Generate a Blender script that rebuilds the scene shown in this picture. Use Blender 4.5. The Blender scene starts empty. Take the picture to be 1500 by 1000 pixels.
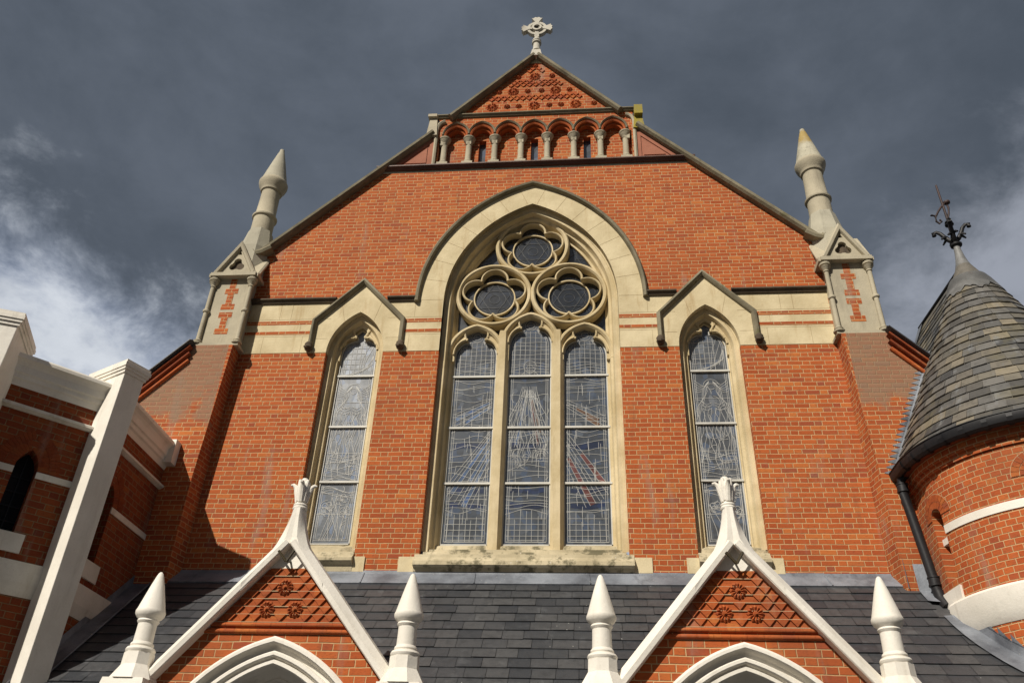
import bpy, bmesh, math, random
from mathutils import Vector, Matrix
from mathutils.geometry import tessellate_polygon
random.seed(7)
PI = math.pi
SC = bpy.context.scene
COL = SC.collection
rad = math.radians

# ------------------------------------------------------------------ camera
def make_camera():
    th, yaw, roll = rad(33.518), rad(-6.043), rad(2.284)
    F = Vector((math.sin(yaw)*math.cos(th), math.cos(yaw)*math.cos(th), math.sin(th)))
    R = Vector((math.cos(yaw), -math.sin(yaw), 0))
    U = R.cross(F)
    R2 = R*math.cos(roll) + U*math.sin(roll)
    U2 = -R*math.sin(roll) + U*math.cos(roll)
    M = Matrix((R2, U2, -F)).transposed().to_4x4()
    M.translation = Vector((0.915, -11.23, 1.6))
    cd = bpy.data.cameras.new('camera')
    cd.sensor_width = 36; cd.lens = 36*1225.9/1500
    cd.clip_start = .05; cd.clip_end = 2000
    o = bpy.data.objects.new('camera', cd); COL.objects.link(o)
    o.matrix_world = M
    SC.camera = o
make_camera()

# ------------------------------------------------------------------ light
SUN = Vector((-.56, -1, .97)).normalized()
sl = bpy.data.lights.new('sun', 'SUN'); sl.energy = 4.9; sl.angle = rad(.53); sl.color = (1, .93, .82)
so = bpy.data.objects.new('sun', sl); COL.objects.link(so)
so.rotation_mode = 'QUATERNION'; so.rotation_quaternion = SUN.to_track_quat('Z', 'Y'); so.location = (-10, -20, 20)
SC.view_settings.view_transform = 'Standard'; SC.view_settings.look = 'None'
SC.view_settings.exposure = 0; SC.view_settings.gamma = 1
SC.view_settings.use_curve_mapping = False

class N:
    """tiny node-tree helper"""
    def __init__(s, nt): s.nt = nt; s.L = nt.links
    def new(s, t, **k):
        n = s.nt.nodes.new(t)
        for a, b in k.items(): setattr(n, a, b)
        return n
    def link(s, a, b): s.L.new(a, b)
    def put(s, sock, v):
        if isinstance(v, bpy.types.NodeSocket): s.L.new(v, sock)
        elif v is not None: sock.default_value = v
    def m(s, op, a, b=None, c=None, clamp=False):
        n = s.new('ShaderNodeMath', operation=op, use_clamp=clamp)
        s.put(n.inputs[0], a); s.put(n.inputs[1], b); s.put(n.inputs[2], c)
        return n.outputs[0]
    def mix(s, f, a, b, mode='MIX'):
        n = s.new('ShaderNodeMix', data_type='RGBA', blend_type=mode)
        s.put(n.inputs[0], f)
        for i, v in ((6, a), (7, b)):
            if isinstance(v, tuple) and len(v) == 3: v = v + (1,)
            s.put(n.inputs[i], v)
        return n.outputs[2]
    def noise(s, vec, scale, detail=3, rough=.55, dist=0):
        n = s.new('ShaderNodeTexNoise')
        s.put(n.inputs['Vector'], vec); n.inputs['Scale'].default_value = scale
        n.inputs['Detail'].default_value = detail; n.inputs['Roughness'].default_value = rough
        n.inputs['Distortion'].default_value = dist
        return n.outputs[0]
    def ramp(s, f, a, b, smooth=True):
        n = s.new('ShaderNodeMapRange', clamp=True)
        if smooth: n.interpolation_type = 'SMOOTHSTEP'
        s.put(n.inputs[0], f); n.inputs[1].default_value = a; n.inputs[2].default_value = b
        return n.outputs[0]
    def comb(s, x, y, z):
        n = s.new('ShaderNodeCombineXYZ')
        s.put(n.inputs[0], x); s.put(n.inputs[1], y); s.put(n.inputs[2], z)
        return n.outputs[0]
    def sep(s, v):
        n = s.new('ShaderNodeSeparateXYZ'); s.put(n.inputs[0], v); return n.outputs
    def scalev(s, v, x, y, z):
        n = s.new('ShaderNodeVectorMath', operation='MULTIPLY'); s.put(n.inputs[0], v)
        n.inputs[1].default_value = (x, y, z); return n.outputs[0]

def make_world():
    w = bpy.data.worlds.new('World'); SC.world = w; w.use_nodes = True
    nt = w.node_tree; nt.nodes.clear(); n = N(nt)
    out = n.new('ShaderNodeOutputWorld'); bg = n.new('ShaderNodeBackground')
    sky = n.new('ShaderNodeTexSky', sky_type='NISHITA'); sky.sun_disc = False
    sky.sun_elevation = math.asin(SUN.z); sky.sun_rotation = math.atan2(SUN.x, SUN.y)
    sky.air_density = 1; sky.dust_density = 1.5
    d = n.new('ShaderNodeTexCoord').outputs['Generated']
    x, y, z = n.sep(d)
    # plane-projected cloud coordinates, so the clouds spread out like a real deck overhead
    zz = n.m('MAXIMUM', n.m('ADD', z, .12), .06)
    cp = n.comb(n.m('DIVIDE', x, zz), n.m('DIVIDE', y, zz), z)
    dq = n.scalev(d, 1, 1, 1.55)
    soft = n.noise(dq, 2.6, 7, .56, .3)
    fine = n.noise(dq, 7.5, 10, .62, .2)
    big = n.noise(cp, .55, 3, .5)
    # storm deck
    storm = n.mix(n.ramp(n.m('ADD', n.m('MULTIPLY', soft, .72), n.m('MULTIPLY', fine, .28)), .34, .68), (.074, .091, .117), (.128, .150, .188))
    # cumulus brightness
    cum = n.mix(n.ramp(fine, .36, .62), (.28, .33, .44), (.66, .70, .76))
    blue = n.new('ShaderNodeVectorMath', operation='SCALE'); n.link(sky.outputs[0], blue.inputs[0]); blue.inputs[3].default_value = .05
    cum = n.mix(n.m('MULTIPLY', n.ramp(soft, .60, .40), .25), cum, blue.outputs[0])
    # gap in the deck low on the left
    nl = n.m('MULTIPLY', n.m('SUBTRACT', soft, .5), .14)
    nl2 = n.m('MULTIPLY', n.m('SUBTRACT', fine, .5), .26)
    L = n.m('SUBTRACT', n.m('SUBTRACT', .585, n.m('MULTIPLY', n.m('ADD', x, .588), .36)), z)
    L = n.m('ADD', L, n.m('ADD', nl, nl2))
    left = n.ramp(L, -.04, .075)
    Rr = n.m('ADD', n.m('MULTIPLY', n.m('SUBTRACT', x, .36), .9), n.m('MULTIPLY', n.m('SUBTRACT', .585, z), 1.1))
    Rr = n.m('ADD', Rr, n.m('ADD', nl, n.m('MULTIPLY', nl2, 1.6)))
    right = n.m('MULTIPLY', n.ramp(Rr, -.07, .14), .55)
    col = n.mix(left, storm, cum)
    col = n.mix(n.m('MULTIPLY', right, n.m('SUBTRACT', 1, left)), col, (.50, .53, .61))
    # behind the camera the deck is broken: half cloud, half clear sky
    back = n.ramp(y, .15, -.45)
    brk = n.mix(n.ramp(soft, .42, .6), n.mix(.75, blue.outputs[0], (.035, .05, .08)), n.mix(fine, (.03, .035, .045), (.11, .112, .12)))
    sd = n.new('ShaderNodeVectorMath', operation='DOT_PRODUCT'); n.link(d, sd.inputs[0]); sd.inputs[1].default_value = tuple(SUN)
    glow = n.m('MULTIPLY', n.ramp(sd.outputs['Value'], .84, .99), n.ramp(soft, .35, .6))
    brk = n.mix(glow, brk, (.66, .65, .63))
    col = n.mix(back, col, brk)
    n.link(col, bg.inputs[0]); bg.inputs[1].default_value = 1.0
    n.link(bg.outputs[0], out.inputs[0])
make_world()

# ------------------------------------------------------------------ materials
def newmat(name):
    m = bpy.data.materials.new(name); m.use_nodes = True
    nt = m.node_tree; nt.nodes.clear(); n = N(nt)
    out = n.new('ShaderNodeOutputMaterial'); p = n.new('ShaderNodeBsdfPrincipled')
    n.link(p.outputs[0], out.inputs[0])
    p.inputs['Roughness'].default_value = .85
    p.inputs['Specular IOR Level'].default_value = .3
    return m, n, p
def bump(n, p, h, dist, strength=1.0):
    b = n.new('ShaderNodeBump'); b.inputs['Distance'].default_value = dist; b.inputs['Strength'].default_value = strength
    n.put(b.inputs['Height'], h); n.link(b.outputs[0], p.inputs['Normal'])

def brick_mat(name, cyl=None, header=False, stain=None, hue=0, course=.075, plain=False, mk=1., dk=1.):
    m, n, p = newmat(name)
    g = n.new('ShaderNodeNewGeometry')
    P = g.outputs['Position']; px, py, pz = n.sep(P)
    if cyl:
        cx, cy, R = cyl
        u = n.m('MULTIPLY', n.m('ARCTAN2', n.m('SUBTRACT', px, cx), n.m('SUBTRACT', cy, py)), R)
    else:
        cr = n.new('ShaderNodeVectorMath', operation='CROSS_PRODUCT'); n.link(g.outputs['True Normal'], cr.inputs[0]); cr.inputs[1].default_value = (0, 0, 1)
        nm = n.new('ShaderNodeVectorMath', operation='NORMALIZE'); n.link(cr.outputs[0], nm.inputs[0])
        dt = n.new('ShaderNodeVectorMath', operation='DOT_PRODUCT'); n.link(P, dt.inputs[0]); n.link(nm.outputs[0], dt.inputs[1])
        u = n.m('ABSOLUTE', n.m('ADD', dt.outputs['Value'], 40.0))
    wob = n.m('MULTIPLY', n.m('SUBTRACT', n.noise(P, 9, 2), .5), .008)
    wob2 = n.m('MULTIPLY', n.m('SUBTRACT', n.noise(P, 2.3, 2), .5), .018)
    v = n.m('ADD', n.m('ADD', pz, 50*course), n.m('ADD', wob, wob2))
    u = n.m('ADD', u, n.m('MULTIPLY', wob, 1.2))
    row = n.m('FLOOR', n.m('DIVIDE', v, course)); fv = n.m('MULTIPLY', n.m('FRACT', n.m('DIVIDE', v, course)), course)
    odd = n.m('MODULO', row, 2.0)
    rr = n.new('ShaderNodeTexWhiteNoise', noise_dimensions='1D'); n.link(row, rr.inputs['W'])
    jit = n.m('MULTIPLY', n.m('SUBTRACT', rr.outputs[0], .5), .03)
    PER = .235 if header else .3375; S = .1175 if header else .225
    uu = n.m('ADD', n.m('ADD', u, n.m('MULTIPLY', odd, PER/2 if not header else .06)), jit)
    cell = n.m('FLOOR', n.m('DIVIDE', uu, PER)); fu = n.m('MULTIPLY', n.m('FRACT', n.m('DIVIDE', uu, PER)), PER)
    isH = n.m('GREATER_THAN', fu, S)
    du = n.m('MINIMUM', n.m('MINIMUM', fu, n.m('ABSOLUTE', n.m('SUBTRACT', fu, S))), n.m('SUBTRACT', PER, fu))
    dv = n.m('MINIMUM', fv, n.m('SUBTRACT', course, fv))
    dm = n.m('MINIMUM', du, dv)
    mort = n.m('SUBTRACT', 1, n.ramp(dm, .0034, .0068))
    wn = n.new('ShaderNodeTexWhiteNoise', noise_dimensions='3D')
    n.link(n.comb(cell, row, isH), wn.inputs['Vector'])
    rnd = wn.outputs['Value']; rc = n.sep(wn.outputs['Color'])
    # brick colour: orange red with a few darker and purple ones
    a = n.mix(rnd, (.34+hue, .070, .017), (.47+hue, .118, .028))
    a = n.mix(n.ramp(rc[0], .80, .99), a, (.31, .066, .024))
    a = n.mix(n.m('MULTIPLY', n.ramp(rc[1], .965, .99), .4), a, (.20, .075, .055))
    a = n.mix(n.m('MULTIPLY', n.ramp(rc[2], .88, .98), .6), a, (.52, .17, .04))
    tex = n.noise(P, 38, 4, .65)
    a = n.mix(n.m('MULTIPLY', n.ramp(n.noise(n.scalev(P, 1, 1, 2.6), 24, 4, .62), .48, .74), .55), a, (.16, .042, .018))
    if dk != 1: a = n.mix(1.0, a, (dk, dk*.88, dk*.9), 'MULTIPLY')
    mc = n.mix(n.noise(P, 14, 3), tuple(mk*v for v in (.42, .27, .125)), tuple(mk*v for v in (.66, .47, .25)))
    if plain: mort = 0.0
    c = n.mix(n.m('MULTIPLY', mort, .92) if not plain else 0.0, a, mc)
    # broad weathering
    w1 = n.noise(P, .55, 4, .6); w2 = n.noise(n.scalev(P, 3.2, 3.2, .55), 1.0, 4, .6)
    c = n.mix(n.m('MULTIPLY', n.ramp(w1, .49, .74), .38), c, (.19, .065, .028))
    w3 = n.noise(n.scalev(P, 6, 6, .7), 1.0, 5, .65)
    c = n.mix(n.m('MULTIPLY', n.ramp(w3, .55, .8), .5), c, (.13, .06, .035))
    c = n.mix(n.m('MULTIPLY', n.ramp(w2, .57, .74), .46), c, (.31, .235, .185))
    if stain:
        for kind, z0, z1, colr, amt in stain:
            f = n.ramp(n.m('ADD', pz, n.m('MULTIPLY', n.m('SUBTRACT', n.noise(P, 2.0, 3), .5), 1.6)), z0, z1)
            ax = n.m('ABSOLUTE', px)
            if kind == 'band':
                f = n.m('MULTIPLY', f, n.m('GREATER_THAN', ax, 4.86))
            brow = n.m('ADD', n.m('MULTIPLY', rnd, .25), .78)
            c = n.mix(n.m('MULTIPLY', n.m('MULTIPLY', f, amt), brow), c, colr)
    n.link(c, p.inputs['Base Color'])
    h = n.m('ADD', n.m('MULTIPLY', n.ramp(dm, .002, .008) if not plain else 0.0, 1.0), n.m('MULTIPLY', tex, .5))
    h = n.m('ADD', h, n.m('MULTIPLY', rnd, .45))
    bump(n, p, h, .006, .8)
    p.inputs['Roughness'].default_value = .88
    return m

def stone_mat(name, c1, c2, dark, streak=.35, spots=0, moss=None, bdist=.004, rough=.85, scale=1.0, spotcol=(.62, .58, .5)):
    m, n, p = newmat(name)
    P = n.new('ShaderNodeNewGeometry').outputs['Position']
    a = n.mix(n.ramp(n.noise(P, 1.7*scale, 5, .6), .32, .7), c1, c2)
    st = n.noise(n.scalev(P, 5, 5, .8), 1.1*scale, 5, .62)
    a = n.mix(n.m('MULTIPLY', n.ramp(st, .53, .74), streak), a, dark)
    fine = n.noise(P, 42*scale, 5, .7)
    a = n.mix(n.m('MULTIPLY', n.ramp(fine, .5, .8), .28), a, dark)
    if moss:
        a = n.mix(n.m('MULTIPLY', n.ramp(n.noise(P, 4.5, 5, .68), moss[1], moss[1]+.14), .85), a, moss[0])
    if spots:
        v = n.new('ShaderNodeTexVoronoi'); n.link(P, v.inputs['Vector']); v.inputs['Scale'].default_value = 14
        f = n.m('MULTIPLY', n.ramp(v.outputs['Distance'], .16, .08), n.ramp(n.noise(P, 3, 3), .5, .6))
        a = n.mix(n.m('MULTIPLY', f, spots), a, spotcol)
    n.link(a, p.inputs['Base Color'])
    bump(n, p, n.m('ADD', fine, n.m('MULTIPLY', n.noise(P, 9*scale, 3), 1.2)), bdist)
    p.inputs['Roughness'].default_value = rough
    return m

M = {}
M['brick'] = brick_mat('red_brick_flemish_bond')
M['brick_buttress'] = brick_mat('red_brick_limewashed_at_top', stain=[('band', 7.6, 7.85, (.235, .165, .11), .78)])
M['brick_shaded'] = brick_mat('red_brick_with_shade_in_colour', course=.08, mk=.42, dk=.56)  # red brick and mortar darkened in colour to carry the side wing's shade
TC = (6.68, -.62, 1.42)
M['brick_turret'] = brick_mat('curved_red_brick', cyl=TC, header=True, hue=.02)
M['terracotta'] = brick_mat('moulded_terracotta', plain=True)
M['terracotta_dark'] = brick_mat('dark_moulded_brick', plain=True, dk=.55)
M['terracotta_panel'] = stone_mat('terracotta_panel', (.30, .115, .07), (.36, .145, .09), (.13, .06, .045), .25)
M['stone'] = stone_mat('cream_limestone', (.52, .43, .26), (.68, .58, .375), (.34, .21, .075), .50)
M['stone_window'] = stone_mat('cream_window_stone', (.50, .40, .225), (.67, .56, .36), (.28, .20, .09), .40)
M['stone_sill'] = stone_mat('mossy_sill_stone', (.40, .34, .22), (.58, .50, .34), (.14, .12, .07), .6, moss=((.10, .09, .05), .50), spots=.8)
M['stone_grey'] = stone_mat('grey_weathered_stone', (.36, .32, .235), (.46, .41, .30), (.15, .13, .10), .5)
M['stone_lichen'] = stone_mat('lichened_spire_stone', (.36, .335, .26), (.44, .41, .32), (.16, .145, .11), .55, spots=.5, spotcol=(.60, .57, .48))
M['coping'] = stone_mat('weathered_coping_stone', (.15, .13, .085), (.25, .22, .15), (.07, .06, .04), .6, moss=((.13, .12, .06), .56))
M['coping_moss'] = stone_mat('mossy_yellow_stone', (.26, .22, .08), (.34, .28, .08), (.09, .08, .04), .4, moss=((.30, .24, .03), .40))
M['string'] = stone_mat('sooty_moulding_and_recess_shade', (.06, .045, .032), (.12, .09, .06), (.02, .016, .012), .6)
M['glazed_brown'] = stone_mat('dark_brown_moulding', (.07, .035, .026), (.12, .06, .042), (.02, .014, .012), .5, rough=.5)
M['white'] = stone_mat('cream_white_paint', (.72, .68, .60), (.82, .78, .70), (.42, .37, .29), .34, bdist=.0025, rough=.6)
M['white_dirty'] = stone_mat('dirty_white_paint', (.62, .58, .50), (.76, .72, .64), (.34, .27, .19), .45, bdist=.004, rough=.7)
M['lead'] = stone_mat('grey_lead', (.10, .108, .125), (.25, .27, .305), (.055, .06, .075), .6, bdist=.006, rough=.45, spots=.3)
M['lead_light'] = stone_mat('pale_lead', (.085, .085, .083), (.24, .24, .235), (.10, .065, .045), .85, bdist=.006, rough=.5)
M['iron_black'] = stone_mat('black_painted_iron', (.012, .012, .014), (.02, .02, .022), (.05, .045, .04), .2, bdist=.001, rough=.5)
M['iron_rust'] = stone_mat('rusted_iron', (.035, .025, .025), (.07, .04, .035), (.02, .015, .015), .4, bdist=.001, rough=.6)
M['bronze'] = stone_mat('tarnished_bracket', (.028, .022, .012), (.06, .045, .02), (.02, .016, .01), .5, bdist=.001, rough=.5)
M['cross_stone'] = stone_mat('weathered_cross_stone', (.46, .43, .36), (.58, .55, .47), (.14, .12, .10), .6, bdist=.006)
M['joint'] = stone_mat('stone_joint', (.30, .22, .12), (.42, .32, .18), (.16, .11, .06), .4)
M['dark'] = stone_mat('dark_interior', (.006, .006, .007), (.012, .012, .014), (.004, .004, .004), .2)
M['wood'] = stone_mat('dark_door_wood', (.06, .035, .02), (.09, .05, .03), (.02, .012, .008), .4)
M['paving'] = stone_mat('forecourt_paving', (.045, .044, .043), (.07, .068, .065), (.03, .03, .03), .3, rough=.9)
M['mortar'] = stone_mat('buff_mortar', (.42, .31, .18), (.56, .43, .27), (.30, .22, .13), .2)

def slate_mat(name, cols, spec=.4, rough=.55, lichen=None, streak=.35):
    m, n, p = newmat(name)
    g = n.new('ShaderNodeNewGeometry'); P = g.outputs['Position']; r = g.outputs['Random Per Island']
    rp = n.new('ShaderNodeValToRGB'); n.link(r, rp.inputs[0]); e = rp.color_ramp.elements
    e[0].position = 0; e[0].color = cols[0] + (1,)
    e[1].position = 1; e[1].color = cols[-1] + (1,)
    for i, c in enumerate(cols[1:-1]):
        k = e.new((i+1)/(len(cols)-1)); k.color = c + (1,)
    rp.color_ramp.interpolation = 'LINEAR'
    a = rp.outputs[0]
    t = n.noise(P, 11, 5, .65)
    a = n.mix(n.m('MULTIPLY', n.ramp(t, .42, .75), .45), a, tuple(v*.45 for v in cols[0]))
    a = n.mix(n.m('MULTIPLY', n.ramp(n.noise(n.scalev(P, 6, 6, 1.2), 1.0, 4), .56, .72), streak), a, (.20, .21, .22))
    if lichen:
        a = n.mix(n.m('MULTIPLY', n.ramp(n.noise(P, 2.2, 5, .7), .50, .66), lichen[1]), a, lichen[0])
    v = n.new('ShaderNodeTexVoronoi'); n.link(P, v.inputs['Vector']); v.inputs['Scale'].default_value = 9
    f = n.m('MULTIPLY', n.ramp(v.outputs['Distance'], .075, .03), n.ramp(n.noise(P, 1.3, 3), .52, .62))
    a = n.mix(f, a, (.55, .55, .52))
    n.link(a, p.inputs['Base Color'])
    bump(n, p, n.m('ADD', t, n.noise(P, 60, 4)), .003)
    p.inputs['Roughness'].default_value = rough; p.inputs['Specular IOR Level'].default_value = spec
    return m
M['slate'] = slate_mat('blue_black_roof_slate', [(.033, .036, .042), (.050, .052, .057), (.066, .067, .070), (.042, .045, .050)], rough=.5, streak=.16)
M['slate_old'] = slate_mat('old_mixed_roof_slate', [(.04, .039, .037), (.125, .115, .095), (.22, .188, .135), (.06, .058, .055), (.17, .15, .118), (.085, .084, .082), (.15, .142, .128), (.042, .043, .045), (.11, .105, .098)], rough=.65, lichen=((.15, .125, .05), .3), streak=.6)

def glass_mat(name, base, rough=.22, tint=None):
    m, n, p = newmat(name)
    P = n.new('ShaderNodeNewGeometry').outputs['Position']
    a = n.mix(n.ramp(n.noise(P, 2.4, 4, .6), .35, .65), base, tuple(v*.62 for v in base))
    vo = n.new('ShaderNodeTexVoronoi'); n.link(n.scalev(P, 1, .05, .75), vo.inputs['Vector']); vo.inputs['Scale'].default_value = 11
    vc = n.sep(vo.outputs['Color'])
    a = n.mix(n.m('MULTIPLY', vc[0], .55), a, tuple(v*.35 for v in base))
    a = n.mix(n.m('MULTIPLY', n.ramp(vc[1], .72, .95), .5), a, (base[0]*.75, base[1]*1.0, base[2]*1.5))
    a = n.mix(n.m('MULTIPLY', n.ramp(vc[2], .80, .97), .4), a, tuple(v*2.0 for v in base))
    a = n.mix(n.m('MULTIPLY', n.ramp(n.noise(n.scalev(P, 3, 1, 9), 1.0, 3), .5, .7), .35), a, tint or tuple(min(1, v*1.5) for v in base))
    n.link(a, p.inputs['Base Color'])
    p.inputs['Roughness'].default_value = rough; p.inputs['Specular IOR Level'].default_value = .6
    p.inputs['Coat Weight'].default_value = 1; p.inputs['Coat Roughness'].default_value = .06
    bump(n, p, n.noise(P, 5, 2), .004, .35)
    return m
M['glass'] = glass_mat('leaded_glass', (.085, .096, .112), tint=(.06, .085, .13))
M['glass_mid'] = glass_mat('grey_leaded_glass', (.13, .14, .155), tint=(.10, .125, .17))
M['glass_dark'] = glass_mat('dark_tracery_glass', (.016, .020, .026), tint=(.02, .03, .05))
M['glass_bright'] = glass_mat('pale_painted_reflection_glass', (.21, .23, .255), tint=(.30, .315, .335))  # cloud reflection put into the base colour as a pale tone
M['glass_blue'] = glass_mat('blue_ray_glass', (.085, .13, .22))
M['glass_navy'] = glass_mat('navy_wave_glass', (.028, .038, .075))
M['glass_red'] = glass_mat('red_ray_glass', (.17, .065, .055))
M['glass_amber'] = glass_mat('amber_ray_glass', (.15, .085, .05))
M['came'] = stone_mat('pale_lead_came', (.33, .33, .32), (.44, .44, .42), (.3, .3, .3), .2, bdist=.0005, rough=.5)
M['came_dim'] = stone_mat('dull_lead_came', (.045, .048, .052), (.07, .073, .078), (.07, .07, .07), .2, bdist=.0005, rough=.5)
M['bar'] = stone_mat('pale_glazing_bar', (.50, .49, .45), (.60, .59, .54), (.32, .29, .22), .3, bdist=.001, rough=.5)

# ------------------------------------------------------------------ mesh building
class MB:
    def __init__(s): s.v = []; s.f = []; s.mi = []; s.cur = 0
    def add(s, vs, fs):
        b = len(s.v); s.v.extend([tuple(v) for v in vs])
        for f in fs: s.f.append([b+i for i in f]); s.mi.append(s.cur)
    def box(s, x0, x1, y0, y1, z0, z1):
        s.add([(x0,y0,z0),(x1,y0,z0),(x1,y1,z0),(x0,y1,z0),(x0,y0,z1),(x1,y0,z1),(x1,y1,z1),(x0,y1,z1)],
              [(0,1,5,4),(1,2,6,5),(2,3,7,6),(3,0,4,7),(4,5,6,7),(3,2,1,0)])
    def frustum(s, cx, cy, z0, a0, z1, a1, n=4, rot=None):
        """n-gon prism; for n=4 a is half-side"""
        rot = PI/n if rot is None else rot; k = 1/math.cos(PI/n)
        vs = [(cx+a*k*math.cos(rot+2*PI*i/n), cy+a*k*math.sin(rot+2*PI*i/n), z) for z, a in ((z0,a0),(z1,a1)) for i in range(n)]
        s.add(vs, [(i,(i+1)%n,n+(i+1)%n,n+i) for i in range(n)] + [tuple(range(n,2*n)), tuple(range(n))[::-1]])
    def poly(s, outer, holes=(), y=0., yb=None, sides=True, back=False):
        """flat polygon in XZ at depth y, with its edges extruded to yb"""
        loops = [list(outer)] + [list(h) for h in holes]
        flat = [p for l in loops for p in l]
        tr = tessellate_polygon([[Vector((p[0], p[1], 0)) for p in l] for l in loops])
        s.add([(p[0], y, p[1]) for p in flat], [tuple(t) for t in tr])
        if back: s.add([(p[0], yb, p[1]) for p in flat], [tuple(t)[::-1] for t in tr])
        if yb is not None and sides:
            for l in loops: s.strip(l, y, l, yb, True)
    def strip(s, A, ya, B, yb, closed=False):
        n = len(A); k = n if closed else n-1
        s.add([(p[0], ya, p[1]) for p in A] + [(p[0], yb, p[1]) for p in B],
              [(i, (i+1) % n, n+(i+1) % n, n+i) for i in range(k)])
    def sweep(s, path, prof, closed=False, caps=True, endn=None):
        """path: (x,z) points; prof: (offset to the left, y) loop, closed profile"""
        n = len(path); rings = []
        for i, p in enumerate(path):
            if closed: a, b = path[i-1], path[(i+1) % n]
            else: a, b = path[max(i-1,0)], path[min(i+1,n-1)]
            d1 = Vector((p[0]-a[0], p[1]-a[1])); d2 = Vector((b[0]-p[0], b[1]-p[1]))
            if d1.length < 1e-9: d1 = d2
            if d2.length < 1e-9: d2 = d1
            d1.normalize(); d2.normalize()
            n1 = Vector((-d1.y, d1.x)); n2 = Vector((-d2.y, d2.x)); nn = n1+n2
            nn = nn/max(.35, nn.dot(n1)) if nn.length > 1e-6 else n1
            rings.append([(p[0]+nn.x*o, y, p[1]+nn.y*o) for o, y in prof])
        m = len(prof); vs = [v for r in rings for v in r]; fs = []
        for i in range(n if closed else n-1):
            j = (i+1) % n
            for k in range(m): fs.append((i*m+k, i*m+(k+1) % m, j*m+(k+1) % m, j*m+k))
        if caps and not closed: fs += [tuple(range(m))[::-1], tuple((n-1)*m+k for k in range(m))]
        s.add(vs, fs)
    def lathe(s, cx, cy, prof, n=32, sx=1, sy=1, a0=0):
        vs = []; m = len(prof)
        for r, z in prof:
            for i in range(n):
                a = a0+2*PI*i/n; vs.append((cx+r*math.cos(a)*sx, cy+r*math.sin(a)*sy, z))
        fs = [(k*n+i, k*n+(i+1) % n, (k+1)*n+(i+1) % n, (k+1)*n+i) for k in range(m-1) for i in range(n)]
        fs += [tuple(range(n)), tuple((m-1)*n+i for i in range(n))]
        s.add(vs, fs)
    def tube(s, pts, r, n=10, rf=None):
        pts = [Vector(p) for p in pts]; rings = []; up = Vector((.13, .21, .97))
        for i, p in enumerate(pts):
            d = (pts[min(i+1, len(pts)-1)] - pts[max(i-1, 0)]).normalized()
            a = d.cross(up)
            if a.length < .1: a = d.cross(Vector((1, 0, 0)))
            a.normalize(); b = a.cross(d).normalized(); rr = rf(i/(len(pts)-1)) if rf else r
            rings.append([p + a*rr*math.cos(2*PI*k/n) + b*rr*math.sin(2*PI*k/n) for k in range(n)])
        vs = [v for q in rings for v in q]
        fs = [(i*n+k, i*n+(k+1) % n, (i+1)*n+(k+1) % n, (i+1)*n+k) for i in range(len(pts)-1) for k in range(n)]
        fs += [tuple(range(n))[::-1], tuple((len(pts)-1)*n+k for k in range(n))]
        s.add(vs, fs)
    def build(s, name, mat, parent=None, X=None, smooth=None, merge=True):
        me = bpy.data.meshes.new(name)
        o = bpy.data.objects.new(name, me)
        off = Vector((0, 0, 0))
        if parent is not None: off = WL.get(parent.name, Vector((0, 0, 0)))
        WL[o.name] = off
        vs = [(X @ Vector(v)) if X else Vector(v) for v in s.v]
        me.from_pydata([v-off for v in vs], [], s.f)
        mats = mat if isinstance(mat, (list, tuple)) else [mat]
        for k in mats: me.materials.append(M[k])
        for pl, i in zip(me.polygons, s.mi): pl.material_index = i
        bm = bmesh.new(); bm.from_mesh(me)
        if merge: bmesh.ops.remove_doubles(bm, verts=bm.verts, dist=1e-5)
        bmesh.ops.recalc_face_normals(bm, faces=bm.faces)
        if smooth:
            for f in bm.faces: f.smooth = True
            for e in bm.edges:
                if len(e.link_faces) != 2 or e.calc_face_angle(0) > rad(smooth): e.smooth = False
        bm.to_mesh(me); bm.free()
        COL.objects.link(o)
        if parent is not None: o.parent = parent
        return o
WL = {}
def thing(name, label, cat, loc=(0, 0, 0)):
    o = bpy.data.objects.new(name, None); COL.objects.link(o); o.location = loc
    o['label'] = label; o['category'] = cat; WL[o.name] = Vector(loc); return o
def group(name, parent, loc=(0, 0, 0), label=None):
    """an intermediate part without geometry of its own is avoided: only used by copies"""
    pass
def copy_tree(o, parent, d):
    c = o.copy(); COL.objects.link(c); c.parent = parent; c.location = o.location + Vector(d)
    WL[c.name] = WL.get(o.name, Vector((0,0,0))) + Vector(d)
    for ch in list(o.children):
        k = ch.copy(); COL.objects.link(k); k.parent = c
    return c
def lab(o, t): o['label'] = t; return o

def arch(w, c, zs, zb, o=0., n=22, cx=0., legs=True):
    """pointed arch path from left foot over the apex to right foot, offset inwards by o"""
    R = w+c-o; a1 = math.acos(min(1, c/R))
    r = [(-c+R*math.cos(a1*i/n), zs+R*math.sin(a1*i/n)) for i in range(n+1)]
    l = [(-x, z) for x, z in r[:-1]]
    pts = l + r[::-1]
    if legs: pts = [(-(w-o), zb)] + pts + [(w-o, zb)]
    return [(cx+x, z) for x, z in pts]
def circ(cx, cz, r, a0=0, a1=360, n=40):
    k = n if abs(a1-a0) == 360 else n+1
    return [(cx+r*math.cos(rad(a0+(a1-a0)*i/n)), cz+r*math.sin(rad(a0+(a1-a0)*i/n))) for i in range(k)]
def bar_prof(w, yf, yb, ch):
    """chamfered bar, w wide"""
    h = w/2
    return [(-h, yb), (-h, yf+ch), (-h+ch*.8, yf), (h-ch*.8, yf), (h, yf+ch), (h, yb)]

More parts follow.
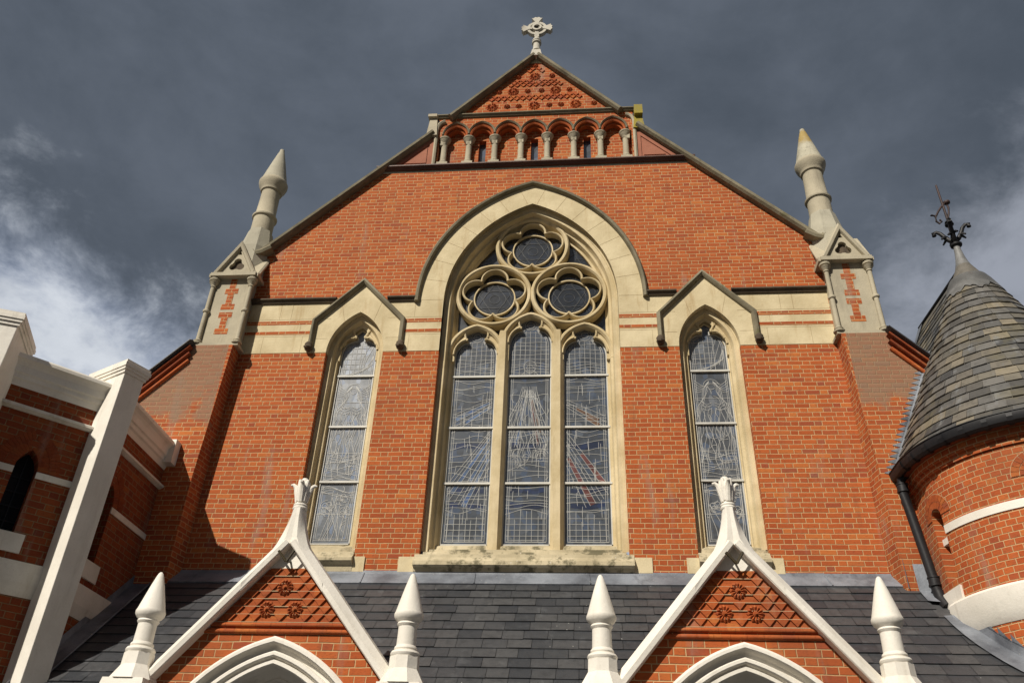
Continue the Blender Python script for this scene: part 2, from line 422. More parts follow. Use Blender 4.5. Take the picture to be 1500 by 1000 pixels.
def ribbon(mb, pts, w, y, t=.006):
    for (x0, z0), (x1, z1) in zip(pts[:-1], pts[1:]):
        dx, dz = x1-x0, z1-z0; L = math.hypot(dx, dz)
        if L < 1e-5: continue
        nx, nz = -dz/L*w/2, dx/L*w/2
        yy = y - .0004*random.random()
        mb.add([(x0+nx, y+t, z0+nz), (x0+nx, yy, z0+nz), (x0-nx, yy, z0-nz), (x0-nx, y+t, z0-nz), (x1+nx, y+t, z1+nz), (x1+nx, yy, z1+nz), (x1-nx, yy, z1-nz), (x1-nx, y+t, z1-nz)],
               [(0,1,5,4),(1,2,6,5),(2,3,7,6)])
# ------------------------------------------------------------------ ground
g = MB(); g.add([(-400,-400,0),(400,-400,0),(400,400,0),(-400,400,0)], [(0,1,2,3)])
o = g.build('ground', 'paving'); o['kind'] = 'structure'

# ================================================================== CHURCH
CH = thing('church', 'tall red brick church gable end with cream stone tracery window, arcade and cross', 'church', (0, 0, 0))
ZB, ZT = 8.93, 9.925           # stone band
RK = 1.09                      # slope of the main rake
def rake(x): return 16.12 - RK*abs(x) if abs(x) < 1.8 else 15.90 - 1.02*abs(x)
# big window numbers
W0, C0, ZS = 1.46, .80, 9.95
ZSILL = 5.41
LX, LW, LC, LZ = 2.86, .475, .42, 8.94

# main wall: brick, with openings and a slot for the arcade
def lancet_open(cx, o=0): return arch(LW, LC, LZ, 5.45, o, 14, cx)
wall = MB()
outer = [(-4.84, 0), (4.84, 0), (4.84, rake(4.84)), (1.9, rake(1.9)), (1.9, 13.1), (-1.9, 13.1), (-1.9, rake(1.9)), (-4.84, rake(4.84))]
wall.poly(outer, [arch(W0, C0, ZS, ZSILL), lancet_open(-LX), lancet_open(LX)], 0, .45, sides=False)
# brick reveals below the band, stone above
for cx, hw, z0 in ((0, W0, ZSILL), (-LX, LW, 5.45), (LX, LW, 5.45)):
    for sgn in (-1, 1):
        x = cx+sgn*hw
        wall.add([(x,0,z0),(x,.11,z0),(x,.11,ZB),(x,0,ZB)], [(0,1,2,3)])
wall.box(-4.84, 4.84, .47, .6, 0, 5)           # core below, keeps light out
WALL = wall.build('wall', 'brick', CH)
# top gable brick (arcade spandrel zone is its own part)
# ---- stone band with ring and lancet gables
def hood_gable(cx, z):  # half width at z of lancet gable
    return max(0, min(.765, (10.37-z)/1.075))
pts = [(-4.84, ZB), ]
def band_outline():
    P = [(-4.84, ZB)]
    def notch(path): return path[1:-1]
    # bottom edge left to right
    def opening(cx, w, fn): return [(cx-w, ZB)] + [p for p in fn if p[1] > ZB] + [(cx+w, ZB)]
    P += opening(-LX, LW, lancet_open(-LX))
    P += opening(0, W0, arch(W0, C0, ZS, ZSILL))
    P += opening(LX, LW, lancet_open(LX))
    P += [(4.84, ZB), (4.84, ZT)]
    hx = (10.37-ZT)/1.075
    P += [(LX+hx, ZT), (LX, 10.37), (LX-hx, ZT)]
    P += [(1.90, ZT)] + arch(1.9, .80, 9.95, 0, 0, 26, 0, False)[::-1] + [(-1.90, ZT)]
    P += [(-LX+hx, ZT), (-LX, 10.37), (-LX-hx, ZT), (-4.84, ZT)]
    return P
b = MB(); b.poly(band_outline(), (), -.008, .10); b.cur = 1
# ashlar joints: fine recess lines drawn as dark mortar fillets
for sg in (-1, 1):
    for i in range(1, 8):
        a = rad(9.6*i); c_ = -.8
        if c_+2.3*math.cos(a) < .02: continue
        x0, z0 = c_+2.27*math.cos(a), 9.95+2.27*math.sin(a); x1, z1 = c_+2.66*math.cos(a), 9.95+2.66*math.sin(a)
        ribbon(b, [(sg*x0, z0), (sg*x1, z1)], .006, -.0095)
    ribbon(b, [(sg*1.47, 9.95), (sg*1.86, 9.95)], .006, -.0095)
    for xa, xb in ((1.47, 2.07), (3.66, 4.83)):
        for z in (9.255, 9.60): ribbon(b, [(sg*xa, z), (sg*xb, z)], .005, -.0095)
    for x, za, zb_ in ((4.25, 9.60, 9.92), (3.85, 9.36, 9.49), (4.45, 8.94, 9.255), (3.78, 8.94, 9.255), (4.05, 9.6, 9.9), (1.98, 8.94, 9.255), (1.93, 9.6, 9.92)): ribbon(b, [(sg*x, za), (sg*x, zb_)], .005, -.0095)
    for t in (-.62, -.35, .35, .62):
        x = LX+t; zt = 10.37-1.075*abs(t)-.05; zb_ = 8.96 if abs(t) > .5 else 9.45
        ribbon(b, [(sg*x, 9.62 if abs(t) > .5 else zt-.28), (sg*(x-.12 if t < 0 else x+.10), zt-.02)] if abs(t) > .5 else [(sg*(LX+t*.7), zt-.42), (sg*x, zt)], .005, -.0095)
    for z in (9.2, 9.6):
        for q_ in (-1, 1): ribbon(b, [(sg*(LX+q_*.49), z), (sg*(LX+q_*.74), z)], .005, -.0095)
b.cur = 0
lab(b.build('stone_band', ['stone', 'joint'], CH), 'cream stone band and arch surrounds across the gable wall')
# two brick stripes in the band
for z0, z1 in ((9.29, 9.355), (9.495, 9.565)):
    for xa, xb in ((-4.84, -3.64), (-2.07, -1.462), (1.462, 2.07), (3.64, 4.84)):
        s_ = MB(); s_.box(xa, xb, -.012, .02, z0, z1); s_.build('brick_stripe', 'brick', CH)
# string course
def mould(mb, x0, x1, z0, z1, d, y0=0, n=5):
    """projecting moulding with a rounded top and hollow underside"""
    pr = [(y0+.05, z1), (y0-d*.55, z1), (y0-d, z1-(z1-z0)*.25), (y0-d, z1-(z1-z0)*.5), (y0-d*.55, z0+(z1-z0)*.25), (y0-d*.45, z0), (y0+.05, z0)]
    vs = [(x0, y, z) for y, z in pr] + [(x1, y, z) for y, z in pr]; k = len(pr)
    mb.add(vs, [(i, (i+1) % k, k+(i+1) % k, k+i) for i in range(k)] + [tuple(range(k)), tuple(range(k, 2*k))])
hx = (10.37-ZT)/1.075
for xa, xb in ((-4.84, -LX-hx-.03), (-LX+hx+.03, -1.88), (1.88, LX-hx-.03), (LX+hx+.03, 4.84)):
    s_ = MB(); mould(s_, xa, xb, 9.925, 10.03, .085); s_.build('string_course', 'string', CH, smooth=40)
HOOD = [(-.03, .03), (-.03, -.05), (-.012, -.085), (.02, -.095), (.045, -.07), (.06, -.02), (.06, .03)]
# ---- the big window
def window(cx, w, c, zs, zb, steps, name_mat, n=22):
    mb = MB()
    for (o0, y0), (o1, y1) in zip(steps[:-1], steps[1:]):
        mb.strip(arch(w, c, zs, zb, o0, n, cx), y0, arch(w, c, zs, zb, o1, n, cx), y1)
    return mb
st = [(0, .105), (.026, .105), (.030, .118), (.088, .118), (.094, .125), (.097, .185), (.115, .225), (.135, .235), (.150, .235), (.155, .245), (.157, .32), (.175, .345), (.21, .352), (.21, .42)]
BW = window(0, W0, C0, ZS, 5.62, st, 'stone').build('window', 'stone_window', CH, smooth=35)
lab(BW, 'great three-light pointed window with three rosettes in its head')
s_ = MB(); s_.sweep(arch(1.9, .80, 9.95, 9.90, 0, 30), HOOD); s_.build('hood_mould', 'coping', BW, smooth=40)
# upper stone reveal
s_ = MB(); s_.strip(arch(W0, C0, ZS, ZB), -.008, arch(W0, C0, ZS, ZB), .105); s_.build('reveal', 'stone', BW, smooth=35)

def head_outline(cx, hw, dz, zb, kind, shrink=0.):
    """outline of one leaded light with its lobed head (counter-clockwise from bottom left)"""
    r = []
    h = hw-shrink
    if kind == 'c':
        nx, nz, sz = .14, 9.30+dz, 9.02+dz
        R = math.hypot(.14, .11)-shrink*.6; ctr = 9.41+dz
        sh = [(nx+(h-nx)*math.cos(t), sz+(nz-sz-shrink*.6)*math.sin(t)) for t in [PI/2*i/8 for i in range(9)]]
        a0 = math.atan2(-.11, .14)
        lobe = [(R*math.cos(a0+(PI/2-a0)*i/10), ctr+R*math.sin(a0+(PI/2-a0)*i/10)) for i in range(11)]
        right = [(h, zb+shrink)] + sh + lobe
    else:
        sh = [(.065+(h-.065)*math.cos(t), 9.10+(.235-shrink*.6)*math.sin(t)) for t in [PI/2*i/8 for i in range(9)]]
        lobe = [(.06, 9.37), (.095, 9.42), (.107, 9.48), (.10, 9.54), (.07, 9.60), (.03, 9.645), (0, 9.665)]
        right = [(h, zb+shrink)] + sh + [(x*(1-shrink*3), z-shrink*.4) for x, z in lobe]
    left = [(-x, z) for x, z in right[::-1] if x > 1e-4]
    return [(cx+x, z) for x, z in right + left]
YG = .375
LIGHTS = [(-.90, .35, 0.), (0., .35, .22), (.90, .35, 0.)]
# tracery: mullions, arch bars, rings, cusps, plates
tr = MB(); jt = [0]
def bar(path, w, yf=.22, yb=.40, ch=.035, closed=False):
    jt[0] += 1; y = yf + .0011*(jt[0] % 9)
    tr.sweep(path, bar_prof(w, y, yb, ch), closed)
for x in (-.45, .45):
    tr.add(*[[(x-.05,.215,5.6),(x-.1,.30,5.6),(x-.1,.42,5.6),(x+.1,.42,5.6),(x+.1,.30,5.6),(x+.05,.215,5.6)] + [(x-.05,.215,9.45),(x-.1,.30,9.3),(x-.1,.42,9.3),(x+.1,.42,9.3),(x+.1,.30,9.3),(x+.05,.215,9.45)],
             [(i,(i+1)%6,6+(i+1)%6,6+i) for i in range(6)]])
for cx, hw, dz in LIGHTS:
    w = .445; zs = 9.02+dz
    a = arch(w, .12, zs, 8.9, .0, 14, cx)
    bar(a, .085)
    # plate between bar and lobed head, with two little eyes
    inner = head_outline(cx, hw, dz, 8.9, 'c')
    L_ = a[:]; plate = L_ + [p for p in inner[0:] if p[1] >= 8.9][:]
    eye = lambda sg: [(cx+sg*.235, 9.36+dz), (cx+sg*.275, 9.46+dz), (cx+sg*.20, 9.52+dz)]
    outl = a + inner      # goes up left, over, down right, then head outline right to left
    tr.poly(outl, [eye(1), eye(-1)], .285 if dz == 0 else .288, .40)
    bead = [p for p in inner if p[1] > 8.92]
    tr.sweep(bead, [(-.0, .38), (-.0, .268), (-.012, .255), (-.028, .262), (-.028, .38)], caps=False)
for (cx, cz) in ((-.645, 10.215), (.645, 10.215), (-.0, 11.265)):
    bar(circ(cx, cz, .618, n=64), .078, .205, .41, .03, True)
    r0, d0 = .227, .333
    for k in range(5):
        A = 90+72*k
        lx, lz = cx+d0*math.cos(rad(A)), cz+d0*math.sin(rad(A))
        bar(circ(lx, lz, r0, A-96.5, A+96.5, 22), .038, .245, .40, .016)
        # cusp point block
        B = A+36
        bx, bz = cx+.42*math.cos(rad(B)), cz+.42*math.sin(rad(B))
    tr.sweep(circ(cx, cz, .352, n=48), [(-.011, .40), (-.011, .352), (.011, .352), (.011, .40)], True)
TRC = tr.build('tracery', 'stone_window', BW, smooth=30)
# sill, three weathered steps
s_ = MB()
prof = [(.43,5.84),(.36,5.80),(.30,5.765),(.275,5.70),(.15,5.665),(.145,5.625),(.07,5.60),(.05,5.55),(-.02,5.535),(-.03,5.49),(-.10,5.42),(-.11,5.36),(-.04,5.34),(-.03,5.29),(.43,5.28)]
def yz_prism(mb, x0, x1, prof, ins=None):
    k = len(prof)
    vs = [(x0 if not ins else x0+ins(z), y, z) for y, z in prof] + [(x1 if not ins else x1-ins(z), y, z) for y, z in prof]
    mb.add(vs, [(i, (i+1) % k, k+(i+1) % k, k+i) for i in range(k)] + [tuple(range(k)), tuple(range(k, 2*k))[::-1]])
yz_prism(s_, -1.52, 1.52, prof, lambda z: .0 if z < 5.54 else (.10 if z < 5.7 else .2))
s_.build('sill', 'stone_sill', BW, smooth=25)
for x0, x1 in ((-1.74, -1.50), (1.50, 1.76)):
    s_ = MB(); s_.box(x0, x1, -.02, .1, 5.285, 5.50); s_.build('sill_block', 'stone', BW)

# ---- glass and leading
def inside(poly, x, z):
    r = False; n = len(poly)
    for i in range(n):
        x0, z0 = poly[i]; x1, z1 = poly[i-1]
        if (z0 > z) != (z1 > z) and x < (x1-x0)*(z-z0)/(z1-z0)+x0: r = not r
    return r
def clip_line(poly, pts, step=.03):
    out = []; cur = []
    for a, b in zip(pts[:-1], pts[1:]):
        L = math.hypot(b[0]-a[0], b[1]-a[1]); k = max(1, int(L/step))
        for i in range(k):
            p = (a[0]+(b[0]-a[0])*i/k, a[1]+(b[1]-a[1])*i/k)
            if inside(poly, *p): cur.append(p)
            else:
                if len(cur) > 1: out.append(cur)
                cur = []
    if inside(poly, *pts[-1]): cur.append(pts[-1])
    if len(cur) > 1: out.append(cur)
    res = []
    for c in out:                       # thin out straight runs
        q = [c[0]]
        for i in range(1, len(c)-1):
            ax, az = c[i][0]-q[-1][0], c[i][1]-q[-1][1]; bx, bz = c[i+1][0]-c[i][0], c[i+1][1]-c[i][1]
            if abs(ax*bz-az*bx) > 1e-6: q.append(c[i])
        res.append(q+[c[-1]])
    return res
def wavy(x0, z0, x1, z1, amp, f, ph=0, n=18, drift=0):
    L = math.hypot(x1-x0, z1-z0); nx, nz = -(z1-z0)/L, (x1-x0)/L
    return [(x0+(x1-x0)*i/n + nx*amp*math.sin(f*i/n*2*PI+ph), z0+(z1-z0)*i/n + nz*amp*math.sin(f*i/n*2*PI+ph)) for i in range(n+1)]
gl = MB(); ld = MB(); fr = MB(); bars = MB()
BARZ = (8.635, 7.70, 6.76)
apex = (-.02, 8.50)
def ray_pt(a, r): return (apex[0]+r*math.sin(a), apex[1]-r*math.cos(a))
for li, (cx, hw, dz) in enumerate(LIGHTS):
    ol = head_outline(cx, hw, dz, 5.80, 'c'); il = head_outline(cx, hw, dz, 5.80, 'c', .035)
    gl.cur = 0; gl.poly(ol, (), YG)
    fr.sweep(ol + [ol[0]], [(0, YG+.01), (0, YG-.02), (.017, YG-.02), (.017, YG+.01)], caps=False)
    lines = []
    for sh in (.055, .085):
        bl = head_outline(cx, hw, dz, 5.80, 'c', sh); lines.append(bl+[bl[0]])
    lines += [circ(cx, 9.42+dz, .06, n=14)+[circ(cx, 9.42+dz, .06, n=14)[0]], circ(cx, 9.42+dz, .10, n=16)]
    # square grid top and bottom
    for k in range(-3, 4):
        x = cx+k*.085
        lines.append([(x+random.uniform(-.006,.006), 8.62), (x+random.uniform(-.01,.01), 9.30+dz)])
        if k % 2 == 0: lines.append([(x, 7.72), (x+random.uniform(-.02,.02), 8.1 if li != 1 else 7.9)])
        lines.append([(x+random.uniform(-.01,.01), 5.83), (x+random.uniform(-.01,.01), 6.15+random.uniform(0,.22))])
    z = 8.72
    while z < 9.6+dz: lines.append(wavy(cx-hw, z, cx+hw, z+random.uniform(-.02,.02), .008 if z > 8.9 else .02, 1.2, random.random()*6)); z += .085 if z > 8.85 else .055
    z = 5.86
    while z < 6.25: lines.append([(cx-hw, z), (cx+hw, z)]); z += .088
    # flowing water and cloud lines
    for z in (6.30, 6.37, 6.45, 6.53, 6.60, 6.68, 6.83, 6.93, 7.04, 7.13, 7.22, 7.33, 7.45, 7.56, 7.64):
        lines.append(wavy(cx-hw, z+random.uniform(-.04,.04), cx+hw, z+random.uniform(-.05,.05), random.uniform(.01,.045), random.uniform(.5,1.3), random.random()*6))
    for z in ((7.78, 7.86, 7.95, 8.05, 8.2, 8.34, 8.40, 8.46, 8.52, 8.58) if li != 1 else (8.3, 8.55)):
        lines.append(wavy(cx-hw, z+random.uniform(-.03,.03), cx+hw, z+random.uniform(-.03,.03), random.uniform(.005,.03), random.uniform(.5,1.5), random.random()*6))
    for k in range(34):
        x_, z_ = cx+random.uniform(-.3,.3), random.uniform(6.3, 8.5); lines.append([(x_, z_), (x_+random.uniform(-.02,.02), z_-random.uniform(.1,.3))])
    # rays fanning from the centre
    for a in [-.45,-.38,-.30,-.17,-.13,-.09, .10,.14,.19,.26,.36,.47] if li == 1 else [-1.13,-1.09,-1.03,-.98,-.93,-.60,-.575,-.55,-.52,-.48,-.45,-.43,-.40,-.37,-.17,-.145,-.12,-.09,-.06, .08,.11,.14,.17,.21,.24,.40,.43,.47,.50,.53,.57,.61,.95,1.0,1.05,1.11]:
        lines.append([ray_pt(a, .12), ray_pt(a, 2.3 if abs(a) > .3 else 1.15)])
    if li == 1:       # standing figure with halo
        for k in range(26):
            x_, z_ = cx+random.uniform(-.3,.3), random.uniform(6.9, 8.3); q_ = random.uniform(0, 360); lines.append(circ(x_, z_, random.uniform(.05,.16), q_, q_+random.uniform(50,120), 7))
        lines += [circ(cx, 8.83, .105, n=16), circ(cx, 8.80, .055, n=12), [(cx-.16, 8.64), (cx-.07, 8.74), (cx, 8.70), (cx+.07, 8.74), (cx+.16, 8.64)]]
        for k in range(-4, 5): lines.append(wavy(cx+k*.03, 8.45, cx+k*.055, 7.72, .012, 1.4, k))
        for k in range(-5, 6): lines.append(wavy(cx+k*.05, 7.66, cx+k*.05+random.uniform(-.05,.05), 7.2, .03, 1.1, k))
        for q in range(3): lines.append(circ(cx+.2, 7.22, .05+.035*q, 20, 200, 10)); lines.append(circ(cx-.22, 7.12, .04+.04*q, -60, 120, 10))
        lines.append(circ(cx-.03, 7.2, .05, 0, 360, 10))
    for l in lines:
        for c in clip_line(il, l): ribbon(ld, c, .006, YG-.005)
    # tinted pieces
    def tint(mi, a0, a1, r0, r1):
        gl.cur = mi
        q = []
        k = max(1, int((r1-r0)/.05))
        for i in range(k):
            ra, rb = r0+(r1-r0)*i/k, r0+(r1-r0)*(i+1)/k
            pp = [ray_pt(a0, ra), ray_pt(a1, ra), ray_pt(a1, rb), ray_pt(a0, rb)]
            if all(inside(il, *p) for p in pp): gl.add([(p[0], YG-.0025, p[1]) for p in pp], [(0,1,2,3)])
        gl.cur = 0
    for a0, a1, r0, r1 in ((-1.09,-1.03,.5,1.3), (-.98,-.93,.5,1.2), (-.55,-.52,.9,2.2), (-.48,-.45,.9,1.9), (-.43,-.40,1.4,2.3), (-.145,-.12,.2,1.0), (-.17,-.145,.2,1.1)): tint(1, a0, a1, r0, r1)
    for a0, a1, r0, r1 in ((.43,.47,1.0,2.3), (.14,.17,.3,1.1), (.57,.61,1.5,2.1)): tint(2, a0, a1, r0, r1)
    for a0, a1, r0, r1 in ((1.0,1.05,.9,1.3), (.95,1.0,1.1,1.35), (.21,.24,.3,.9)): tint(4, a0, a1, r0, r1)
    gl.cur = 3
    for z0, z1 in ((6.36, 6.45), (6.60, 6.68), (7.33, 7.44)):
        A = wavy(cx-hw+.1, z0, cx+hw-.1, z0+.03, .02, .8, li); B = wavy(cx-hw+.1, z1, cx+hw-.1, z1+.01, .015, .8, li+1)
        gl.strip(A, YG-.002, B, YG-.002)
    gl.cur = 0
    for zb_ in BARZ: bars = MB(); bars.box(cx-hw-.02, cx+hw+.02, YG-.035, YG+.01, zb_-.016, zb_+.016); bars.build('glazing_bar', 'bar', BW)
gl.build('glass', ['glass', 'glass_blue', 'glass_red', 'glass_navy', 'glass_amber'], BW)
ld.build('leading', 'came', BW, merge=False)
fr.build('glass_frame', 'bar', BW)
# dark glass behind the rosettes
gd = MB(); gd.poly(arch(W0, C0, ZS, 9.0, .18, 20), (), .395); gd.build('rosette_glass', 'glass_dark', BW)
ld = MB()
for (cx, cz) in ((-.645, 10.215), (.645, 10.215), (0, 11.265)):
    for k in range(3): ribbon(ld, circ(cx, cz, .09+.1*k, n=24)+[circ(cx, cz, .09+.1*k, n=24)[0]], .006, .388)
    for k in range(6): ribbon(ld, [(cx+.36*math.cos(rad(60*k+a)), cz+.36*math.sin(rad(60*k+a))) for a in (90, 210)], .006, .387)
    for k in range(5):
        A = rad(90+72*k); lx, lz = cx+.40*math.cos(A), cz+.40*math.sin(A)
        for r in (.07, .12): ribbon(ld, circ(lx, lz, r, n=16)+[circ(lx, lz, r, n=16)[0]], .005, .388)
for q in range(26):
    a = random.uniform(0, PI); x, z = random.choice(((-1, 10.9), (1, 10.9), (-.85, 11.1), (.85, 11.1)))
    x += random.uniform(-.2,.2); z += random.uniform(-.2,.2)
    L = .12; ribbon(ld, [(x-L*math.cos(a), z-L*math.sin(a)), (x+L*math.cos(a), z+L*math.sin(a))], .005, .389)
ld.build('rosette_leading', 'came_dim', BW, merge=False)

# ---- lancets
def lancet(cx, gmat, label, seed):
    rnd = random.Random(seed)
    st = [(0, .105), (.022, .105), (.026, .115), (.075, .115), (.08, .122), (.085, .17), (.105, .205), (.145, .215), (.15, .225), (.15, .28), (.172, .29), (.172, .36)]
    WN = window(cx, LW, LC, LZ, 5.66, st, '', 16).build('window', 'stone_window', CH, smooth=35)
    lab(WN, label)
    s_ = MB(); a = arch(LW, LC, LZ, ZB, 0, 16, cx); s_.strip(a, -.008, a, .105); s_.build('reveal', 'stone', WN, smooth=35)
    s_ = MB(); s_.sweep([(cx-.765, 9.06), (cx-.765, 9.55), (cx, 10.38), (cx+.765, 9.55), (cx+.765, 9.06)], [(-q, y) for q, y in HOOD][::-1]); s_.build('hood_mould', 'coping', WN, smooth=40)
    for sg in (-1, 1):
        x = cx+sg*.765; s_ = MB()
        s_.lathe(x, -.06, [(.02, 8.93), (.05, 8.945), (.068, 8.985), (.06, 9.02), (.07, 9.05), (.045, 9.09)], 10)
        s_.tube([(x-.05, -.10, 8.99), (x, -.135, 8.97), (x+.05, -.10, 8.99)], .024, 6)
        s_.build('label_stop', 'string', WN, smooth=50)
    # head plate
    t = MB(); hw = .30
    oa = arch(LW, LC, LZ, 8.9, .15, 16, cx); inn = head_outline(cx, hw, 0, 8.9, 'l')
    eye = lambda sg: [(cx+sg*.15, 9.385), (cx+sg*.19, 9.45), (cx+sg*.125, 9.50)]
    t.poly(oa + inn, [], .215, .33)
    t.sweep([p for p in inn if p[1] > 8.95], [(0, .33), (0, .20), (-.02, .19), (-.035, .2), (-.035, .33)], caps=False)
    for sg in (-1, 1):   # cusp leaves standing proud of the plate
        pa = [(cx+sg*x, z) for x, z in ((.10, 9.335), (.17, 9.335), (.24, 9.28), (.285, 9.20))]
        t.sweep(pa, bar_prof(.03, .185+.002*sg, .25, .012))
        pb = [(cx+sg*x, z) for x, z in ((.11, 9.42), (.15, 9.47), (.13, 9.56), (.06, 9.66))]
        t.sweep(pb, bar_prof(.028, .187+.002*sg, .25, .012))
    t.build('tracery', 'stone_window', WN, smooth=30)
    yg = .30
    ol = head_outline(cx, hw, 0, 5.78, 'l'); il = head_outline(cx, hw, 0, 5.78, 'l', .025)
    q = MB(); q.poly(ol, (), yg); q.build('glass', gmat, WN)
    q = MB(); q.sweep(ol+[ol[0]], [(0, yg+.01), (0, yg-.02), (.016, yg-.02), (.016, yg+.01)], caps=False); q.build('glass_frame', 'bar', WN)
    for z in BARZ: q = MB(); q.box(cx-hw-.01, cx+hw+.01, yg-.035, yg+.01, z-.016, z+.016); q.build('glazing_bar', 'bar', WN)
    ld = MB(); lines = []
    for sh in (.045, .07):
        bl = head_outline(cx, hw, 0, 5.80, 'l', sh); lines.append(bl+[bl[0]])
    for z in (8.15, 7.25, 6.25): lines.append([(cx-hw, z), (cx+hw, z)])
    # top panel: small squares with sweeping curves
    for k in range(-2, 3): lines.append([(cx+k*.075-.05, 8.66), (cx+k*.075-.05, 9.3)])
    for z in (8.78, 8.87, 8.97, 9.08, 9.18): lines.append([(cx-.28, z), (cx+.12, z+.01)])
    for k in range(4): lines.append([(cx-.28+.1*k, 8.66+.01*k), (cx-.02+.06*k, 8.70+.03*k), (cx+.16+.03*k, 8.82+.02*k), (cx+.25, 9.05)])
    for k in range(3): lines.append(wavy(cx+.05+.07*k, 8.75, cx+.16+.05*k, 9.25, .03, .5, k))
    # figure: halo, head, hair, shoulders
    lines += [circ(cx, 8.37, .12, 10, 170, 12), circ(cx, 8.36, .055, 0, 360, 12)]
    for k in (-1, 1):
        for j in range(4): lines.append([(cx+k*.03, 8.46-.01*j), (cx+k*(.08+.02*j), 8.40-.03*j), (cx+k*(.07+.03*j), 8.27-.05*j), (cx+k*(.12+.04*j), 8.15-.05*j), (cx+k*(.16+.03*j), 8.0-.06*j)])
        for j in range(5): lines.append([(cx+k*(.12+.01*j), 8.36-.025*j), (cx+k*(.2+.01*j), 8.42-.04*j), (cx+k*.30, 8.52-.05*j)])
        for j in range(3): lines.append([(cx+k*.02, 8.07-.05*j), (cx+k*.10, 8.03-.05*j), (cx+k*.17, 8.09-.06*j)])
    # drapery
    for k in range(-6, 7):
        x = cx+k*.04+rnd.uniform(-.01,.01)
        lines.append(wavy(x*1.0, 7.98, cx+k*.045+rnd.uniform(-.02,.02), 7.72, .014, rnd.uniform(.6,1.6), rnd.random()*6))
        lines.append(wavy(x, 7.68, cx+k*.044+rnd.uniform(-.03,.03), 6.95+rnd.uniform(-.1,.15), .022, rnd.uniform(.8,2), rnd.random()*6, 20))
    for j in range(9):
        z = 6.80+j*.05; lines.append(wavy(cx-hw, z+rnd.uniform(-.03,.03), cx+hw, z+rnd.uniform(-.05,.05), .03, rnd.uniform(.5,1.6), rnd.random()*6))
    # plants and flowers at the foot
    for k in range(9):
        x0 = cx+rnd.uniform(-.22,.22); lines.append(wavy(x0, 5.84, x0+rnd.uniform(-.18,.18), 6.35+rnd.uniform(0,.3), .03, rnd.uniform(.4,1), rnd.random()*6))
    for fx, fz in ((.08, 6.48), (-.12, 6.35), (.16, 6.28)):
        for p_ in range(5):
            a = 72*p_; lines.append(circ(cx+fx+.05*math.cos(rad(a)), fz+.05*math.sin(rad(a)), .045, 0, 360, 8))
    for j in range(5): z = 6.68-j*.03; lines.append(wavy(cx-hw, z, cx+hw, z-rnd.uniform(0,.08), .03, rnd.uniform(.5,1.2), rnd.random()*6))
    for k in range(-3, 4): lines.append([(cx+k*.085, 5.80), (cx+k*.085, 5.87)])
    for j in range(40):
        x0, z0 = cx+rnd.uniform(-.26,.26), rnd.uniform(5.9, 8.5); a = rnd.uniform(0, 6.28)
        lines.append(circ(x0, z0, rnd.uniform(.05,.14), math.degrees(a), math.degrees(a)+rnd.uniform(60,140), 7))
    for l in lines:
        for c in clip_line(il, l, .025): ribbon(ld, c, .0068, yg-.005)
    ld.build('leading', 'came', WN, merge=False)
    s_ = MB(); pr = [(.36, 5.83), (.30, 5.78), (.12, 5.68), (.10, 5.60), (.0, 5.575), (-.02, 5.54), (-.10, 5.46), (-.10, 5.42), (-.03, 5.37), (-.02, 5.285), (.36, 5.28)]
    yz_prism(s_, cx-.475, cx+.475, pr); s_.build('sill', 'stone_sill', WN, smooth=25)
    for x0, x1 in ((cx-.64, cx-.476), (cx+.476, cx+.64)):
        s_ = MB(); s_.box(x0, x1, -.02, .1, 5.285, 5.50); s_.build('sill_block', 'stone', WN)
lancet(-LX, 'glass_bright', 'narrow lancet window left of the great window, its pale glass colour standing in for reflected cloud', 3)
lancet(LX, 'glass_mid', 'narrow lancet window right of the great window, with dark glass', 11)

# ---- ledge above the brick, arcade
s_ = MB(); mould(s_, -2.98, 2.98, 13.0, 13.10, .10); lab(s_.build('ledge', 'glazed_brown', CH, smooth=40), 'dark brown moulded ledge below the arcade')
s_ = MB(); s_.box(-3.0, 3.0, -.004, .03, 12.955, 13.0); s_.build('ledge_bed', 'stone_grey', CH)
for x in (-1.28, .22, .74, -.55, 1.5):
    s_ = MB(); s_.lathe(x, -.02, [(.01, 12.92), (.06, 12.94), (.07, 12.97), (.03, 12.99)], 8); 
PX = [(-3.5+k)*.508-.005 for k in range(8)]
ZAS = 13.90
outl = [(-1.9, 14.42), (-1.9, ZAS-.02)]
for k in range(7):
    cx = (PX[k]+PX[k+1])/2
    outl += [(cx-.205, ZAS-.02)] + arch(.205, .06, ZAS, 0, 0, 8, cx, False) + [(cx+.205, ZAS-.02)]
outl += [(1.9, ZAS-.02), (1.9, 14.42)]
s_ = MB(); s_.poly(outl, (), .0, .26)
ARC = s_.build('arcade', 'brick', CH); lab(ARC, 'blind arcade of seven arches high in the gable')
